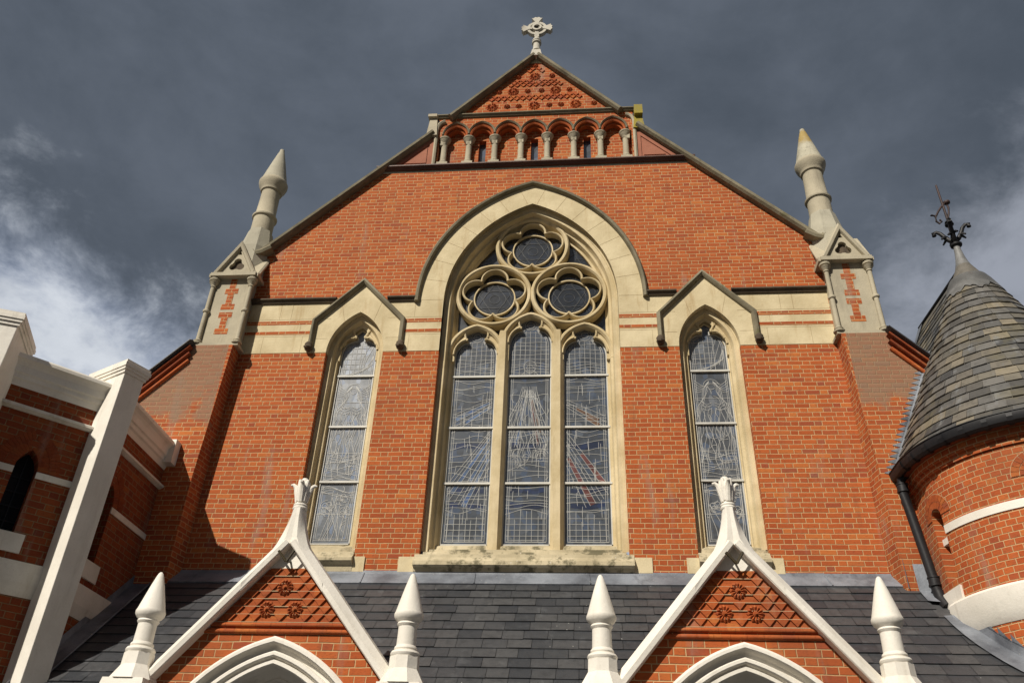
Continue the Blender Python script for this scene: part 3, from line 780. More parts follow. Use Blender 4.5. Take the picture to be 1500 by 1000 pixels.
# back wall with three slit windows
slits = [(PX[k]+PX[k+1])/2 for k in (1, 3, 5)]
s_ = MB(); s_.poly([(-1.9, 13.1), (1.9, 13.1), (1.9, 14.42), (-1.9, 14.42)], [[(x-.07, 13.14), (x+.07, 13.14), (x+.07, 13.92), (x-.07, 13.92)] for x in slits], .165, .33)
s_.build('back_wall', 'brick', ARC)
for x in slits:
    s_ = MB(); s_.box(x-.075, x+.075, .27, .29, 13.12, 13.94)
    w_ = s_.build('slit_window', 'glass', ARC)
    s_ = MB(); s_.box(x-.10, x+.10, .06, .163, 13.105, 13.15); s_.build('slit_sill', 'white_dirty', ARC)
for sx in (-1, 1):
    s_ = MB(); s_.box(min(sx*1.86, sx*1.9), max(sx*1.86, sx*1.9), .0, .3, 13.1, ZAS-.02); s_.build('jamb', 'brick', ARC)
for k in range(7):
    cx = (PX[k]+PX[k+1])/2
    s_ = MB(); s_.sweep(arch(.258, .08, ZAS+.03, ZAS, 0, 12, cx, False), [(-.022, .02), (-.022, -.03), (0, -.05), (.02, -.03), (.02, .02)]); s_.build('arch_hood', 'coping', ARC, smooth=40)
    s_ = MB(); s_.sweep(arch(.222, .065, ZAS, ZAS, 0, 12, cx, False), [(-.025, .05), (-.025, -.012), (0, -.03), (.02, -.012), (.02, .05)])
    s_.sweep(arch(.185, .055, ZAS, ZAS-.02, 0, 12, cx), [(-.02, .15), (-.02, .05), (0, .035), (.02, .05), (.02, .15)])
    s_.build('arch_moulding', 'terracotta', ARC, smooth=40)
for sx in (-1, 1):
    s_ = MB(); x = sx*1.915; xr = sx*1.70
    path = [(x, 13.1), (x, 14.0)] + [(sx*(1.76+.155*math.cos(t)), 14.06+.24*math.sin(t)) for t in [PI/2*i/6 for i in range(1, 7)]]
    s_.sweep(path, [(-.03, .03), (-.03, -.05), (0, -.07), (.03, -.05), (.03, .03)]); s_.build('end_moulding', 'stone_grey', ARC, smooth=40)
# first column, then copies
cxp = PX[0]+.03
c_ = MB(); c_.lathe(cxp, .08, [(0.0610, 13.30), (0.0583, 13.5), (0.0570, 13.74)], 16)
col = c_.build('column', 'stone_grey', CH, smooth=40)
c_ = MB(); c_.lathe(cxp, .08, [(0.0513, 13.72), (0.0672, 13.735), (0.0549, 13.75), (0.0733, 13.79), (0.1039, 13.83), (0.1099, 13.845), (0.0915, 13.855), (0.1160, 13.865), (0.1221, 13.89), (0.1099, 13.90)], 20); c_.build('capital', 'stone_grey', col, smooth=35)
c_ = MB(); c_.frustum(cxp, .08, 13.10, .105, 13.20, .105); c_.frustum(cxp, .08, 13.20, .10, 13.25, .07, 8); c_.lathe(cxp, .08, [(0.0787, 13.245), (0.0814, 13.27), (0.0624, 13.30)], 16)
c_.build('base', 'stone_grey', col)
for k in range(1, 8): copy_tree(col, CH, (PX[k]-PX[0]-(.03 if k < 7 else .06), 0, 0))
for k in range(8):    # springer blocks behind the capitals
    s_ = MB(); s_.box(PX[k]-.048, PX[k]+.048, .02, .24, 13.70, 13.884); 
    s_.build('springer', 'stone_grey', ARC)
# side panels
for sx in (-1, 1):
    f = lambda x, z: (sx*x, z)
    T = [f(2.76, 13.1), f(1.95, 13.1), f(1.95, 13.93)]
    I = [f(2.56, 13.15), f(2.02, 13.15), f(2.02, 13.70)]
    s_ = MB(); s_.poly(T, [I], -.025, .03)
    s_.poly(I, (), -.006)
    I2 = [f(2.46, 13.19), f(2.06, 13.19), f(2.06, 13.60)]
    s_.poly(I2, (), -.02, -.006)
    s_.build('terracotta_panel', 'terracotta_panel', CH)
# top gable: moulding, tiles, rosettes
s_ = MB(); mould(s_, -1.93, 1.93, 14.41, 14.49, .07); s_.build('gable_moulding', 'coping', CH, smooth=40)
s_ = MB(); s_.poly([(-1.50, 14.48), (1.50, 14.48), (0, rake(0)-.02)], (), .0, .3); 
GT = s_.build('upper_gable', 'brick', CH)
def tiles(mb, cx, z0, rows, halfw, zap, slope, tw, rh, y, keep=None):
    for r in range(rows):
        zz = z0+r*rh; hwid = halfw(zz+rh)
        k = int(hwid/tw)+1; sh = tw/2 if r % 2 else 0
        for i in range(-k, k+1):
            x = cx+i*tw+sh
            if abs(x-cx)+tw*.45 > hwid: continue
            if keep and not keep(x, zz+rh/2): continue
            a, b_, c_ = (x-tw*.46, zz+rh*.94), (x+tw*.46, zz+rh*.94), (x, zz+rh*.06)
            mb.poly([a, c_, b_], (), y-.022, y)
ROS = []
def rosette(parent, x, y, z, R, name='rosette', mat='terracotta'):
    key = round(R, 3)
    for k, o in ROS:
        if k == key:
            c = o.copy(); COL.objects.link(c); c.parent = parent; c.location = Vector((x, y, z)) - WL[parent.name]; return c
    m = MB(); npt = 12
    for i in range(npt):
        a = 2*PI*i/npt; da = PI/npt*.86; r1, r2 = R*.30, R
        P = [(r1*math.cos(a-da*.5), -.012, r1*math.sin(a-da*.5)), (R*.85*math.cos(a-da), -.014, R*.85*math.sin(a-da)), (r2*math.cos(a), -.008, r2*math.sin(a)), (R*.85*math.cos(a+da), -.014, R*.85*math.sin(a+da)), (r1*math.cos(a+da*.5), -.012, r1*math.sin(a+da*.5)), (R*.65*math.cos(a), -.034, R*.65*math.sin(a))]
        Q = [(p[0], 0, p[2]) for p in P[:5]]
        m.add(P+Q, [(0,1,5),(1,2,5),(2,3,5),(3,4,5),(4,0,5),(0,6,7,1),(1,7,8,2),(2,8,9,3),(3,9,10,4),(4,10,6,0)])
    for j in range(3):
        r = R*.30*(1-j*.3); y_ = -.02-.01*j
        m.add([(r*math.cos(2*PI*i/12), y_, r*math.sin(2*PI*i/12)) for i in range(12)]+[(r*math.cos(2*PI*i/12), 0, r*math.sin(2*PI*i/12)) for i in range(12)], [tuple(range(12))]+[(i,(i+1)%12,12+(i+1)%12,12+i) for i in range(12)])
    WL_p = WL[parent.name]
    save = dict(WL)
    o = m.build(name, mat, None); o.parent = parent; o.location = Vector((x, y, z)) - WL_p
    ROS.append((key, o)); return o
RO = [(-.86,14.69,.12),(-.02,14.69,.12),(.80,14.69,.12),(-.45,15.125,.12),(.40,15.125,.12),(-.02,15.56,.12),
      (-1.21,14.69,.065),(-.56,14.69,.065),(-.33,14.69,.065),(.28,14.69,.065),(.51,14.69,.065),(1.16,14.69,.065),
      (-.74,15.125,.065),(-.16,15.125,.065),(.12,15.125,.065),(.68,15.125,.065),(-.36,15.56,.065),(.33,15.56,.065),(-.02,15.90,.065)]
s_ = MB()
hwf = lambda z: (16.06-z)/RK-.06
def keepf(x, z): return all(math.hypot(x-a, z-b) > r+.035 for a, b, r in RO)
tiles(s_, 0, 14.84, 2, hwf, 0, RK, .125, .075, 0, keepf); s_.build('tile_band', 'terracotta', CH); s_ = MB()
tiles(s_, 0, 15.25, 3, hwf, 0, RK, .125, .065, 0, keepf); s_.build('tile_band', 'terracotta', CH); s_ = MB()
tiles(s_, 0, 15.665, 2, hwf, 0, RK, .125, .075, 0, keepf)
s_.build('tile_band', 'terracotta', CH)
for x, z, r in RO: rosette(CH, x, 0, z, r)
s_ = MB(); s_.poly([(-.14, 15.97), (.14, 15.97), (0, 16.12)], (), -.012, .02); s_.build('apex_stone', 'stone', CH)
# raking copings
CPY = [(0, .55), (0, -.10), (.03, -.145), (.075, -.15), (.135, -.085), (.15, .15), (.125, .55)]
for sx in (-1, 1):
    pr = [(q if sx == -1 else -q, y) for q, y in CPY]
    pr = pr if sx == -1 else pr[::-1]
    s_ = MB(); s_.sweep([(sx*1.62, rake(1.62)-.02), (0, rake(0)-.02)], pr); s_.build('raking_coping', 'coping', CH, smooth=25)
    s_ = MB(); s_.sweep([(sx*4.83, rake(4.83)-.02), (sx*1.93, rake(1.93)-.02)], pr)
    s_.build('raking_coping', 'coping', CH, smooth=25)
    # kneeler curl at the foot
    s_ = MB(); x = sx*4.80; z = rake(4.80)
    s_.sweep([(x-sx*.16, z+.10), (x, z-.0), (x+sx*.10, z-.03), (x+sx*.15, z+.03)], [(-.045, .1), (-.045, -.17), (0, -.19), (.045, -.17), (.045, .1)])
    s_.build('kneeler', 'coping', CH, smooth=40)
s_ = MB(); s_.frustum(-1.995, .0, 13.86, .105, 14.36, .07); s_.box(-2.10, -1.925, -.13, .2, 14.36, 14.43); lab(s_.build('shoulder_stone', 'stone_grey', CH), 'pale block at the left shoulder of the upper gable')
s_ = MB(); s_.frustum(2.0, .02, 13.86, .11, 14.2, .075); s_.box(1.925, 2.085, -.14, .25, 14.2, 14.44); lab(s_.build('shoulder_stone', 'coping_moss', CH), 'block yellow with lichen at the right shoulder')
# cross
CZ = 17.06; cy_ = -.02
c_ = MB()
c_.frustum(0, cy_, 16.08, .12, 16.30, .085); c_.lathe(0, cy_, [(.085, 16.34), (.075, 16.45), (.07, 16.56), (.10, 16.58), (.10, 16.61), (.075, 16.625), (.095, 16.65), (.095, 16.675), (.07, 16.70), (.06, 16.76)], 20)
CR = c_.build('cross', 'cross_stone', CH, smooth=35)
c_ = MB()
def arm(ang, L, w0=.035, w1=.115):
    X = Matrix.Rotation(ang, 3, 'Y')
    prof = [(w0*1.15, 0), (w0, .12), (w0*1.3, L-.13), (w1, L-.01), (w1*.72, L-.02), (w1*.38, L+.02), (0, L+.005)]
    pts = [(x, z) for x, z in prof]; pts += [(-x, z) for x, z in pts[-2::-1]]
    yf = -.055
    vs = []
    for y in (yf, .055): vs += [X @ Vector((x, y, z)) + Vector((0, cy_, CZ)) for x, z in pts]
    n = len(pts); tri = tessellate_polygon([[Vector((x, z, 0)) for x, z in pts]])
    c_.add(vs, [tuple(t) for t in tri] + [tuple(n+i for i in t) for t in tri] + [(i, (i+1) % n, n+(i+1) % n, n+i) for i in range(n)])
arm(0, .34); arm(PI/2, .31); arm(-PI/2, .31); arm(PI, .32, .035, .05)
c_.build('arms', 'cross_stone', CR)
c_ = MB(); c_.sweep([(x, z) for x, z in circ(0, CZ, .185, n=32)], [(-.028, cy_-.045), (.028, cy_-.045), (.028, cy_+.045), (-.028, cy_+.045)], True)
c_.sweep(circ(0, CZ, .085, n=24), [(-.02, cy_-.085), (.02, cy_-.085), (.02, cy_+.06), (-.02, cy_+.06)], True); c_.build('ring', 'cross_stone', CR, smooth=40)
# nave roof behind
s_ = MB()
for sx in (-1, 1):
    s_.add([(0,.3,15.85),(0,16,15.85),(sx*4.95,16,15.8-1.02*4.95),(sx*4.95,.3,15.8-1.02*4.95)], [(0,1,2,3)])
    s_.add([(sx*4.84,.3,0),(sx*4.84,16,0),(sx*4.84,16,11),(sx*4.84,.3,11)], [(0,1,2,3)])
s_.build('nave_roof', 'slate', CH)

# ---- flanking wall ends (buttress and aisle gable)
YA = -.30
for sx in (-1, 1):
    top = lambda x: 8.92-1.12*(abs(x)-5.47)
    ins = 4.92
    ol = [(sx*ins, 0), (sx*7.6, 0), (sx*7.6, top(7.6)), (sx*5.47, 8.92), (sx*4.80, 8.92), (sx*4.90, 6.6)]
    s_ = MB(); s_.poly(ol, (), YA, .45, sides=False)
    # canted inner return
    s_.add([(sx*4.92, YA, 0), (sx*4.90, YA, 6.6), (sx*4.80, YA, 8.92), (sx*4.80, .02, 8.92), (sx*4.84, .02, 6.6), (sx*4.84, .02, 0)], [(0,1,4,5), (1,2,3,4)])
    s_.add([(sx*4.8,YA,8.92),(sx*5.47,YA,8.92),(sx*5.47,.45,8.92),(sx*4.8,.45,8.92)], [(0,1,2,3)])
    AW = s_.build('aisle_wall', 'brick_buttress', CH)
    # verge of the aisle roof: two moulded brick rolls under a slate edge
    a, b_ = (sx*5.46, 8.90), (sx*7.6, top(7.6))
    for k, (off, hh, dd, mt, nm) in enumerate(((-.20, .055, .05, 'terracotta', 'verge_roll'), (-.115, .055, .08, 'terracotta_dark', 'verge_roll'), (-.03, .05, .11, 'terracotta_dark', 'verge_roll'), (.03, .03, .16, 'slate', 'verge_slate'))):
        v = MB(); path = [(a[0], a[1]+off*1.4), (b_[0], b_[1]+off*1.4)]
        v.sweep(path, [(-hh/2, YA+.04), (-hh/2, YA-dd*.7), (-hh/4, YA-dd), (hh/4, YA-dd), (hh/2, YA-dd*.7), (hh/2, YA+.04)])
        v.build(nm, mt, AW, smooth=30)
    v = MB(); v.add([(a[0], YA-.1, a[1]+.08), (b_[0], YA-.1, b_[1]+.08), (b_[0], 12, b_[1]+.08), (a[0], 12, a[1]+.08)], [(0,1,2,3)]); v.build('aisle_roof', 'slate_old', AW)

# ---- corner pinnacles
def pinnacle():
    cx, cy = -5.11, .10; h = .365
    z0 = 8.92
    b = MB(); b.box(cx-.315, cx+.315, cy-.315, cy+.315, z0+.05, 10.34)
    body = b.build('pinnacle', 'stone_grey', CH)
    q = MB(); q.box(cx-h-.02, cx+h+.02, cy-h-.03, cy+h, z0, z0+.05); q.build('plinth', 'stone_grey', body)
    # corner colonnettes
    for sx in (-1, 1):
        for sy in (-1, 1):
            x, y = cx+sx*.335, cy+sy*.345
            q = MB(); q.lathe(x, y, [(.085, z0+.05), (.09, z0+.07), (.06, z0+.095), (.07, z0+.115), (.04, z0+.145), (.037, 9.60), (.055, 9.615), (.06, 9.635), (.055, 9.655), (.037, 9.67), (.036, 10.13), (.05, 10.145), (.042, 10.165), (.06, 10.20), (.085, 10.235), (.07, 10.25), (.09, 10.265), (.095, 10.29), (.08, 10.31)], 14)
            q.build('colonnette', 'stone_grey', body, smooth=35)
    # brick inlay on the front and outer faces
    for face in range(4):
        Xf = Matrix.Translation((cx, cy, 0)) @ Matrix.Rotation(face*PI/2, 4, 'Z') @ Matrix.Translation((0, -.315, 0))
        q = MB()
        for w, za, zb in ((.055, 10.13, 10.33), (.115, 10.02, 10.13), (.055, 9.80, 10.02), (.115, 9.69, 9.80), (.115, 9.52, 9.63), (.055, 9.30, 9.52), (.115, 9.19, 9.30)):
            q.box(-w, w, -.004, .02, za, zb)
        q.build('brick_inlay', 'brick', body, Xf)
        # gablet: base slab, frame and trefoil plate
        q = MB(); q.box(-.40, .40, -.12, .02, 10.335, 10.405)
        q.sweep([(-.375, 10.42), (0, 11.12), (.375, 10.42)], [(-.0, .10), (-.0, -.10), (-.025, -.125), (-.065, -.115), (-.075, -.09), (-.075, .1)][::1])
        q.build('gablet', 'stone_grey', body, Xf, smooth=25)
        q = MB(); holes = []
        tre = []
        for A in (210, 90, -30):
            c0, c1 = .075*math.cos(rad(A)), 10.60+.075*math.sin(rad(A))
            tre += circ(c0, c1, .068, A+100, A-100, 10)
        q.poly([(-.335, 10.405), (.335, 10.405), (0, 11.03)], [tre[::-1], [(-.04, 10.83), (.04, 10.83), (0, 10.93)]], -.06, .04)
        q.build('trefoil_plate', 'stone_grey', body, Xf)
        q = MB(); q.poly([(-.335, 10.405), (.335, 10.405), (0, 11.03)], (), .0, .05); q.build('gablet_back', 'string', body, Xf)  # recess shade painted in: dark colour behind the trefoil openings
    # octagonal drum, cylinder, rings and cone
    cx += .085; q = MB(); q.frustum(cx, cy, 10.40, .30, 11.15, .285, 8); q.frustum(cx, cy, 11.15, .285, 11.62, .205, 8)
    q.build('drum', 'stone_lichen', body)
    q = MB(); q.lathe(cx, cy, [(.20, 11.60), (.195, 11.75), (.195, 11.95), (.225, 11.97), (.23, 12.0), (.205, 12.02), (.185, 12.05), (.175, 12.4), (.172, 12.62), (.20, 12.64), (.205, 12.67), (.215, 12.70), (.25, 12.76), (.27, 12.83), (.272, 12.87), (.25, 12.91), (.235, 12.93)], 32)
    q.build('shaft', 'stone_grey', body, smooth=35)
    q = MB(); q.lathe(cx, cy, [(.25, 12.90), (.238, 12.95), (.195, 13.14), (.13, 13.43), (.07, 13.68), (.05, 13.75), (.045, 13.80), (.02, 13.815)], 28)
    q.build('spire_cone', 'stone_lichen', body, smooth=50)
    return body
PN = pinnacle(); lab(PN, 'stone corner pinnacle on the left buttress, bare grey cone')
P2 = copy_tree(PN, CH, (.02, 0, 0)); P2.scale = (-1, 1, 1); P2['label'] = 'stone corner pinnacle on the right buttress, yellow lichen near its tip'
for ch in P2.children:
    if ch.name.startswith('spire_cone'):
        ch.data = ch.data.copy()
        mm, n, p = newmat('lichened_spire_with_yellow_tip')
        P = n.new('ShaderNodeNewGeometry').outputs['Position']; pz = n.sep(P)[2]
        a = n.mix(n.ramp(n.noise(P, 3, 5, .6), .35, .65), (.34, .315, .24), (.46, .43, .33))
        a = n.mix(n.m('MULTIPLY', n.ramp(n.noise(P, 16, 4, .7), .5, .7), .5), a, (.14, .13, .10))
        f = n.m('MULTIPLY', n.ramp(n.m('ADD', pz, n.m('MULTIPLY', n.noise(P, 7, 3), .5)), 13.55, 13.75), n.ramp(n.m('ADD', pz, n.m('MULTIPLY', n.noise(P, 9, 2), .2)), 13.88, 13.78))
        a = n.mix(n.m('MULTIPLY', f, .8), a, (.34, .23, .05))
        n.link(a, p.inputs['Base Color']); bump(n, p, n.noise(P, 30, 4), .006)
        ch.data.materials.clear(); ch.data.materials.append(mm)

# ================================================================== PORCH
PO = thing('porch', 'low slate-roofed brick porch with two white-coped gables in front of the church', 'porch', (0, -3, 0))
SL = rad(43); cs, sn = math.cos(SL), math.sin(SL)
def rp(x, d, up=0.): return (x, -d*cs - up*sn, 5.25 - d*sn + up*cs)
def slates(mb, x0, x1, d0, d1, gauge, wmean, fn, cut=None):
    d = d0; r = 0
    while d < d1:
        x = x0 - random.uniform(0, wmean) - (wmean/2 if r % 2 else 0)
        while x < x1:
            w = wmean*random.uniform(.86, 1.14)
            a, b_ = max(x, x0)+.0025, min(x+w, x1)-.0025
            lift = .014+random.uniform(-.003,.005); sk = random.uniform(-.003,.003); l2 = lift+random.uniform(-.002,.003)
            if b_-a > .03 and not (cut and cut((a+b_)/2, d+gauge/2)):
                t = fn(a, d, .002), fn(b_, d, .002)
                e = d+gauge+.004+sk
                P = [t[0], t[1], fn(b_, e, l2), fn(a, e+random.uniform(-.002,.002), lift), fn(b_, e, l2-.010), fn(a, e, lift-.010)]
                mb.add(P, [(0,1,2,3),(3,2,4,5)])
            x += w
        d += gauge; r += 1
s_ = MB(); s_.add([rp(-5.36,0,-.02), rp(5.35,0,-.02), rp(5.35,4.3,-.02), rp(-5.36,4.3,-.02)], [(0,1,2,3)])
s_.add([rp(-5.36,0,-.12), rp(5.35,0,-.12), rp(5.35,4.3,-.12), rp(-5.36,4.3,-.12)], [(0,1,2,3)])
PR = s_.build('roof', 'slate', PO)
s_ = MB(); slates(s_, -5.36, 5.8, .26, 4.3, .205, .27, rp, lambda x, d: x > 5.05 and math.hypot(x-TC[0], -d*cs-TC[1]) < 1.5)
s_.build('slates', 'slate', PR, merge=False)
# lead flashing along the wall
xx = -5.3
while xx < 5.0:
    x1 = min(xx+1.55, 5.06); s_ = MB(); u = .022+.004*random.random()
    s_.add([(xx, -.012, 5.30+random.uniform(-.008,.008)), (x1, -.012, 5.30+random.uniform(-.008,.008)), rp(x1, .02, u), rp(xx, .02, u), rp(x1, .30, u), rp(xx, .30, u), rp(x1, .30, 0), rp(xx, .30, 0)], [(0,1,2,3),(3,2,4,5),(5,4,6,7)])
    s_.tube([rp(x1, .01, u+.006), rp(x1+.02, .30, u+.006)], .009, 6)
    s_.build('lead_flashing', 'lead', PR); xx = x1
# left valley flashing against the side building and right flashing round the turret
s_ = MB(); s_.add([(-5.34, -d*cs, 5.25-d*sn+.16) for d in (0, 4.3)] + [rp(-5.34, 4.3, .025), rp(-5.34, 0, .025), rp(-5.08, 4.3, .028), rp(-5.08, 0, .028)], [(0,1,2,3),(3,2,4,5)])
s_.tube([rp(-5.1, 0, .03), rp(-5.1, 4.3, .03)], .012, 8)
s_.build('lead_flashing', 'lead', PR, smooth=50)
s_ = MB(); A = []; B = []; Cc = []
for i in range(15):
    t = i/14
    a = -90+6+t*75
    def onroof(R, up):
        x = TC[0]+R*math.sin(rad(a)); y = TC[1]-R*math.cos(rad(a)); d = -y/cs
        return rp(x, d, up)
    p = onroof(1.425, .03); A.append((p[0], p[1], p[2]+.13)); B.append(p); Cc.append(onroof(1.62+.05*math.sin(t*3), .032))
k = len(A); s_.add(A+B+Cc, [(i, i+1, k+i+1, k+i) for i in range(k-1)] + [(k+i, k+i+1, 2*k+i+1, 2*k+i) for i in range(k-1)])
for i in range(1, k-1):  # stepped teeth against the turret
    x, y, z = A[i]; s_.add([(x, y, z-.02), (A[i+1][0], A[i+1][1], A[i+1][2]-.02), (x, y, z+.075)], [(0,1,2)])
s_.add([(5.04,-.305,5.33),(5.30,-.305,5.33),rp(5.30,.46,.03),rp(5.04,.43,.03),rp(5.30,.75,.031),rp(5.04,.70,.031)], [(0,1,2,3),(3,2,4,5)])
s_.add([(4.93,-.01,5.42),(4.93,-.31,5.40),(4.93,-.34,5.0),(4.93,-.01,5.22)], [(0,1,2,3)])
s_.build('lead_flashing', 'lead', PR, smooth=40)
# front wall below the eaves
GX = (-2.165, 2.335)
GH = 1.315
holes = [arch(1.165, .37, 2.15, .02, 0, 16, gx) for gx in GX]
s_ = MB(); s_.poly([(-5.36, 0), (5.4, 0), (5.4, 2.35), (-5.36, 2.35)], [], -2.86, -2.6, sides=True)
PW = s_.build('front_wall', 'brick', PO)
s_ = MB(); s_.box(-5.36, 5.4, -3.02, -2.84, 2.35, 2.46); s_.build('eaves_gutter', 'white', PO)

def gable(gx, label):
    y0 = -3.0
    ol = [(gx-GH, 0), (gx+GH, 0), (gx+GH, 3.08), (gx, 4.62), (gx-GH, 3.08)]
    s_ = MB(); s_.poly(ol, [arch(1.165, .37, 2.15, .02, 0, 16, gx)], y0, y0+.32, back=True)
    G = s_.build('gable_wall', 'brick', PO); lab(G, label)
    # arch orders
    st = [(-.01, .02), (-.01, -.035), (.012, -.055), (.04, -.055), (.05, -.035), (.054, .01), (.070, .035), (.105, .045), (.112, .012), (.124, .0), (.150, .0), (.162, .015), (.168, .05), (.178, .06), (.19, .03), (.22, .03), (.236, .05), (.245, .16), (.30, .27), (.31, .26), (.33, .26), (.35, .32), (.36, .45)]
    q = MB()
    for (o0, a0), (o1, a1) in zip(st[:-1], st[1:]):
        q.strip(arch(1.165, .37, 2.15, 0, o0, 20, gx), y0+a0, arch(1.165, .37, 2.15, 0, o1, 20, gx), y0+a1)
    q.build('arch_moulding', 'white', G, smooth=35)
    q = MB(); q.poly(arch(1.165, .37, 2.15, 0, .34, 16, gx), (), y0+.44, y0+.5); q.build('porch_interior', 'dark', G)
    # two roll mouldings below the tiles
    for zz in (3.699, 3.760):
        q = MB(); hw = (4.60-zz)/1.185-.02
        x = -hw
        while x < hw:
            x1 = min(x+.155, hw); q.add(*_roll(gx+x+.001, gx+x1-.001, y0, zz, .0245)); x = x1
        q.build('roll_moulding', 'terracotta', G, smooth=50)
    hwf2 = lambda z: (4.60-z)/1.185-.01
    ros = [(gx+.0, 4.135, .085), (gx-.15, 3.915, .085), (gx+.14, 3.915, .085)]
    q = MB(); tiles(q, gx, 3.79, 7, hwf2, 0, 1, .128, .077, y0, lambda x, z: all(math.hypot(x-a, z-b) > r+.025 for a, b, r in ros))
    q.cur = 1
    for rr_ in range(8):
        zz = 3.788+rr_*.077; hw = hwf2(zz)-.03
        if zz < 4.33: q.box(gx-hw, gx+hw, y0-.0165, y0, zz-.003, zz+.003)
    q.cur = 0
    q.build('tile_panel', ['terracotta', 'mortar'], G)
    q = MB(); q.poly([(gx-(4.6-3.785)/1.185, 3.785), (gx+(4.6-3.785)/1.185, 3.785), (gx+.22, 4.325), (gx-.22, 4.325)], (), y0-.003, y0+.01); q.build('tile_ground', 'terracotta', G)
    for a, b_, r in ros: rosette(G, a, y0-.004, b_, r)
    q = MB(); q.poly([(gx-.235, 4.32), (gx+.235, 4.32), (gx, 4.60)], (), y0-.012, y0+.02); q.build('apex_plaque', 'white', G)
    # little iron bracket in the apex
    q = MB()
    q.tube([(gx-.095, y0-.13, 4.475), (gx-.005, y0-.12, 4.37)], .014, 6); q.tube([(gx+.07, y0-.13, 4.48), (gx+.005, y0-.12, 4.37)], .014, 6)
    q.tube([(gx+.01, y0-.0, 4.40), (gx+.0, y0-.13, 4.365)], .012, 6)
    q.build('iron_bracket', 'bronze', G)
    # coping: saddleback section, rising into the finial
    q = MB()
    prc = [(0, .30), (0, -.105), (.01, -.12), (.055, -.128), (.125, -.045), (.135, .10), (.12, .25), (.06, .33)]
    ft = 1.16
    L = [(-ft, 4.56-1.185*ft)] + [(-.30, 4.56-1.185*.30)]
    for sx in (-1, 1):
        path = [(gx+sx*ft, 4.56-1.185*ft), (gx+sx*.10, 4.56-1.185*.10), (gx, 4.56)]
        pr = [(q_ if sx == -1 else -q_, y0+a) for q_, a in prc]
        q.sweep(path, pr)
    CPN = q.build('coping', 'white', G, smooth=25)
    # finial: four-sided flare to a neck, ring and leaf crown
    q = MB()
    cy = y0-.0
    O_ = [(.42,4.222),(.31,4.355),(.228,4.465),(.165,4.58),(.12,4.70),(.088,4.81),(.068,4.90),(.06,4.97)]
    I_ = [(.42,4.062),(.27,4.24),(.13,4.406),(.035,4.518),(0,4.56),(0,4.70),(0,4.82),(0,4.97)]
    for sx in (-1, 1):
        V = []
        for k_, ((xo, zo), (xi, zi)) in enumerate(zip(O_, I_)):
            t = k_/7; f = .135-.055*t; bk_ = .12-.05*t
            V += [(gx+sx*xi, cy+bk_, zi), (gx+sx*xi, cy-f+.022*(1-t), zi), (gx+sx*(xi*.5+xo*.5), cy-f, zi*.5+zo*.5), (gx+sx*xo, cy-f*.38, zo), (gx+sx*xo, cy+bk_*.8, zo)]
        q.add(V, [(i*5+k, i*5+(k+1) % 5, (i+1)*5+(k+1) % 5, (i+1)*5+k) for i in range(7) for k in range(5)])
    q.lathe(gx, cy, [(.054, 4.93), (.058, 4.955), (.076, 4.965), (.08, 4.98), (.07, 4.995), (.076, 5.01), (.07, 5.025), (.05, 5.035), (.047, 5.07), (.055, 5.13), (.075, 5.19), (.07, 5.25), (.045, 5.28)], 20)
    for k in range(4):
        a = rad(90*k+8); dx, dy = math.cos(a), math.sin(a)
        pts = [(gx+dx*r, cy+dy*r, z) for r, z in ((.035, 5.05), (.05, 5.12), (.068, 5.18), (.085, 5.225), (.115, 5.25), (.14, 5.245))]
        q.tube(pts, .03, 8, lambda t: .034-.024*t**2)
        a += rad(45); dx, dy = math.cos(a), math.sin(a)
        pts = [(gx+dx*r, cy+dy*r, z) for r, z in ((.03, 5.06), (.045, 5.15), (.05, 5.23), (.055, 5.28), (.06, 5.30))]
        q.tube(pts, .03, 8, lambda t: .032-.018*t**2)
    q.lathe(gx, cy, [(.05, 5.24), (.045, 5.29), (.03, 5.325), (.01, 5.335)], 14)
    q.build('finial', 'white', G, smooth=40)
    # slate roof running back from the gable
    q = MB()
    for sx in (-1, 1):
        q.add([(gx, y0+.3, 4.50), (gx+sx*1.45, y0+.3, 4.50-1.45*1.12), (gx+sx*1.45, -2.1, 4.50-1.45*1.12), (gx, -.82, 4.50)], [(0,1,2,3)])
    q.build('gable_roof', 'slate', G)
    return G
def _roll(x0, x1, y, z, r):
    n = 8; vs = []
    for x in (x0, x1): vs += [(x, y-.0-r*1.2*math.sin(PI*i/(n-1))-.004, z+r*math.cos(PI*i/(n-1))) for i in range(n)]
    return vs, [(i, i+1, n+i+1, n+i) for i in range(n-1)] + [tuple(range(n)), tuple(range(n, 2*n))]
gable(GX[0], 'left porch gable with diamond tiles and white coping')
gable(GX[1], 'right porch gable with diamond tiles and white coping')
def porch_pinnacle():
    cx, cy = -3.48, -3.07
    q = MB(); q.frustum(cx, cy, 3.20, .215, 3.34, .135, 8, PI/8); q.frustum(cx, cy, 3.34, .135, 3.455, .132, 8, PI/8)
    q.frustum(cx, cy, 0, .24, 3.06, .22); q.frustum(cx, cy, 3.06, .22, 3.20, .20)
    b = q.build('porch_pinnacle', 'white', PO)
    q = MB(); q.lathe(cx, cy, [(.125, 3.45), (.138, 3.465), (.142, 3.485), (.13, 3.505), (.105, 3.515), (.112, 3.53), (.108, 3.545), (.094, 3.56), (.091, 3.66), (.090, 3.735), (.098, 3.745), (.107, 3.76), (.10, 3.775), (.105, 3.785), (.125, 3.80), (.142, 3.83), (.144, 3.855), (.138, 3.87)], 30)
    q.build('shaft', 'white', b, smooth=35)
    q = MB(); q.lathe(cx, cy, [(.138, 3.865), (.128, 3.90), (.10, 4.0), (.066, 4.12), (.036, 4.215), (.024, 4.245), (.012, 4.26)], 28); q.build('cone', 'white', b, smooth=50)
    return b
pp_ = porch_pinnacle()
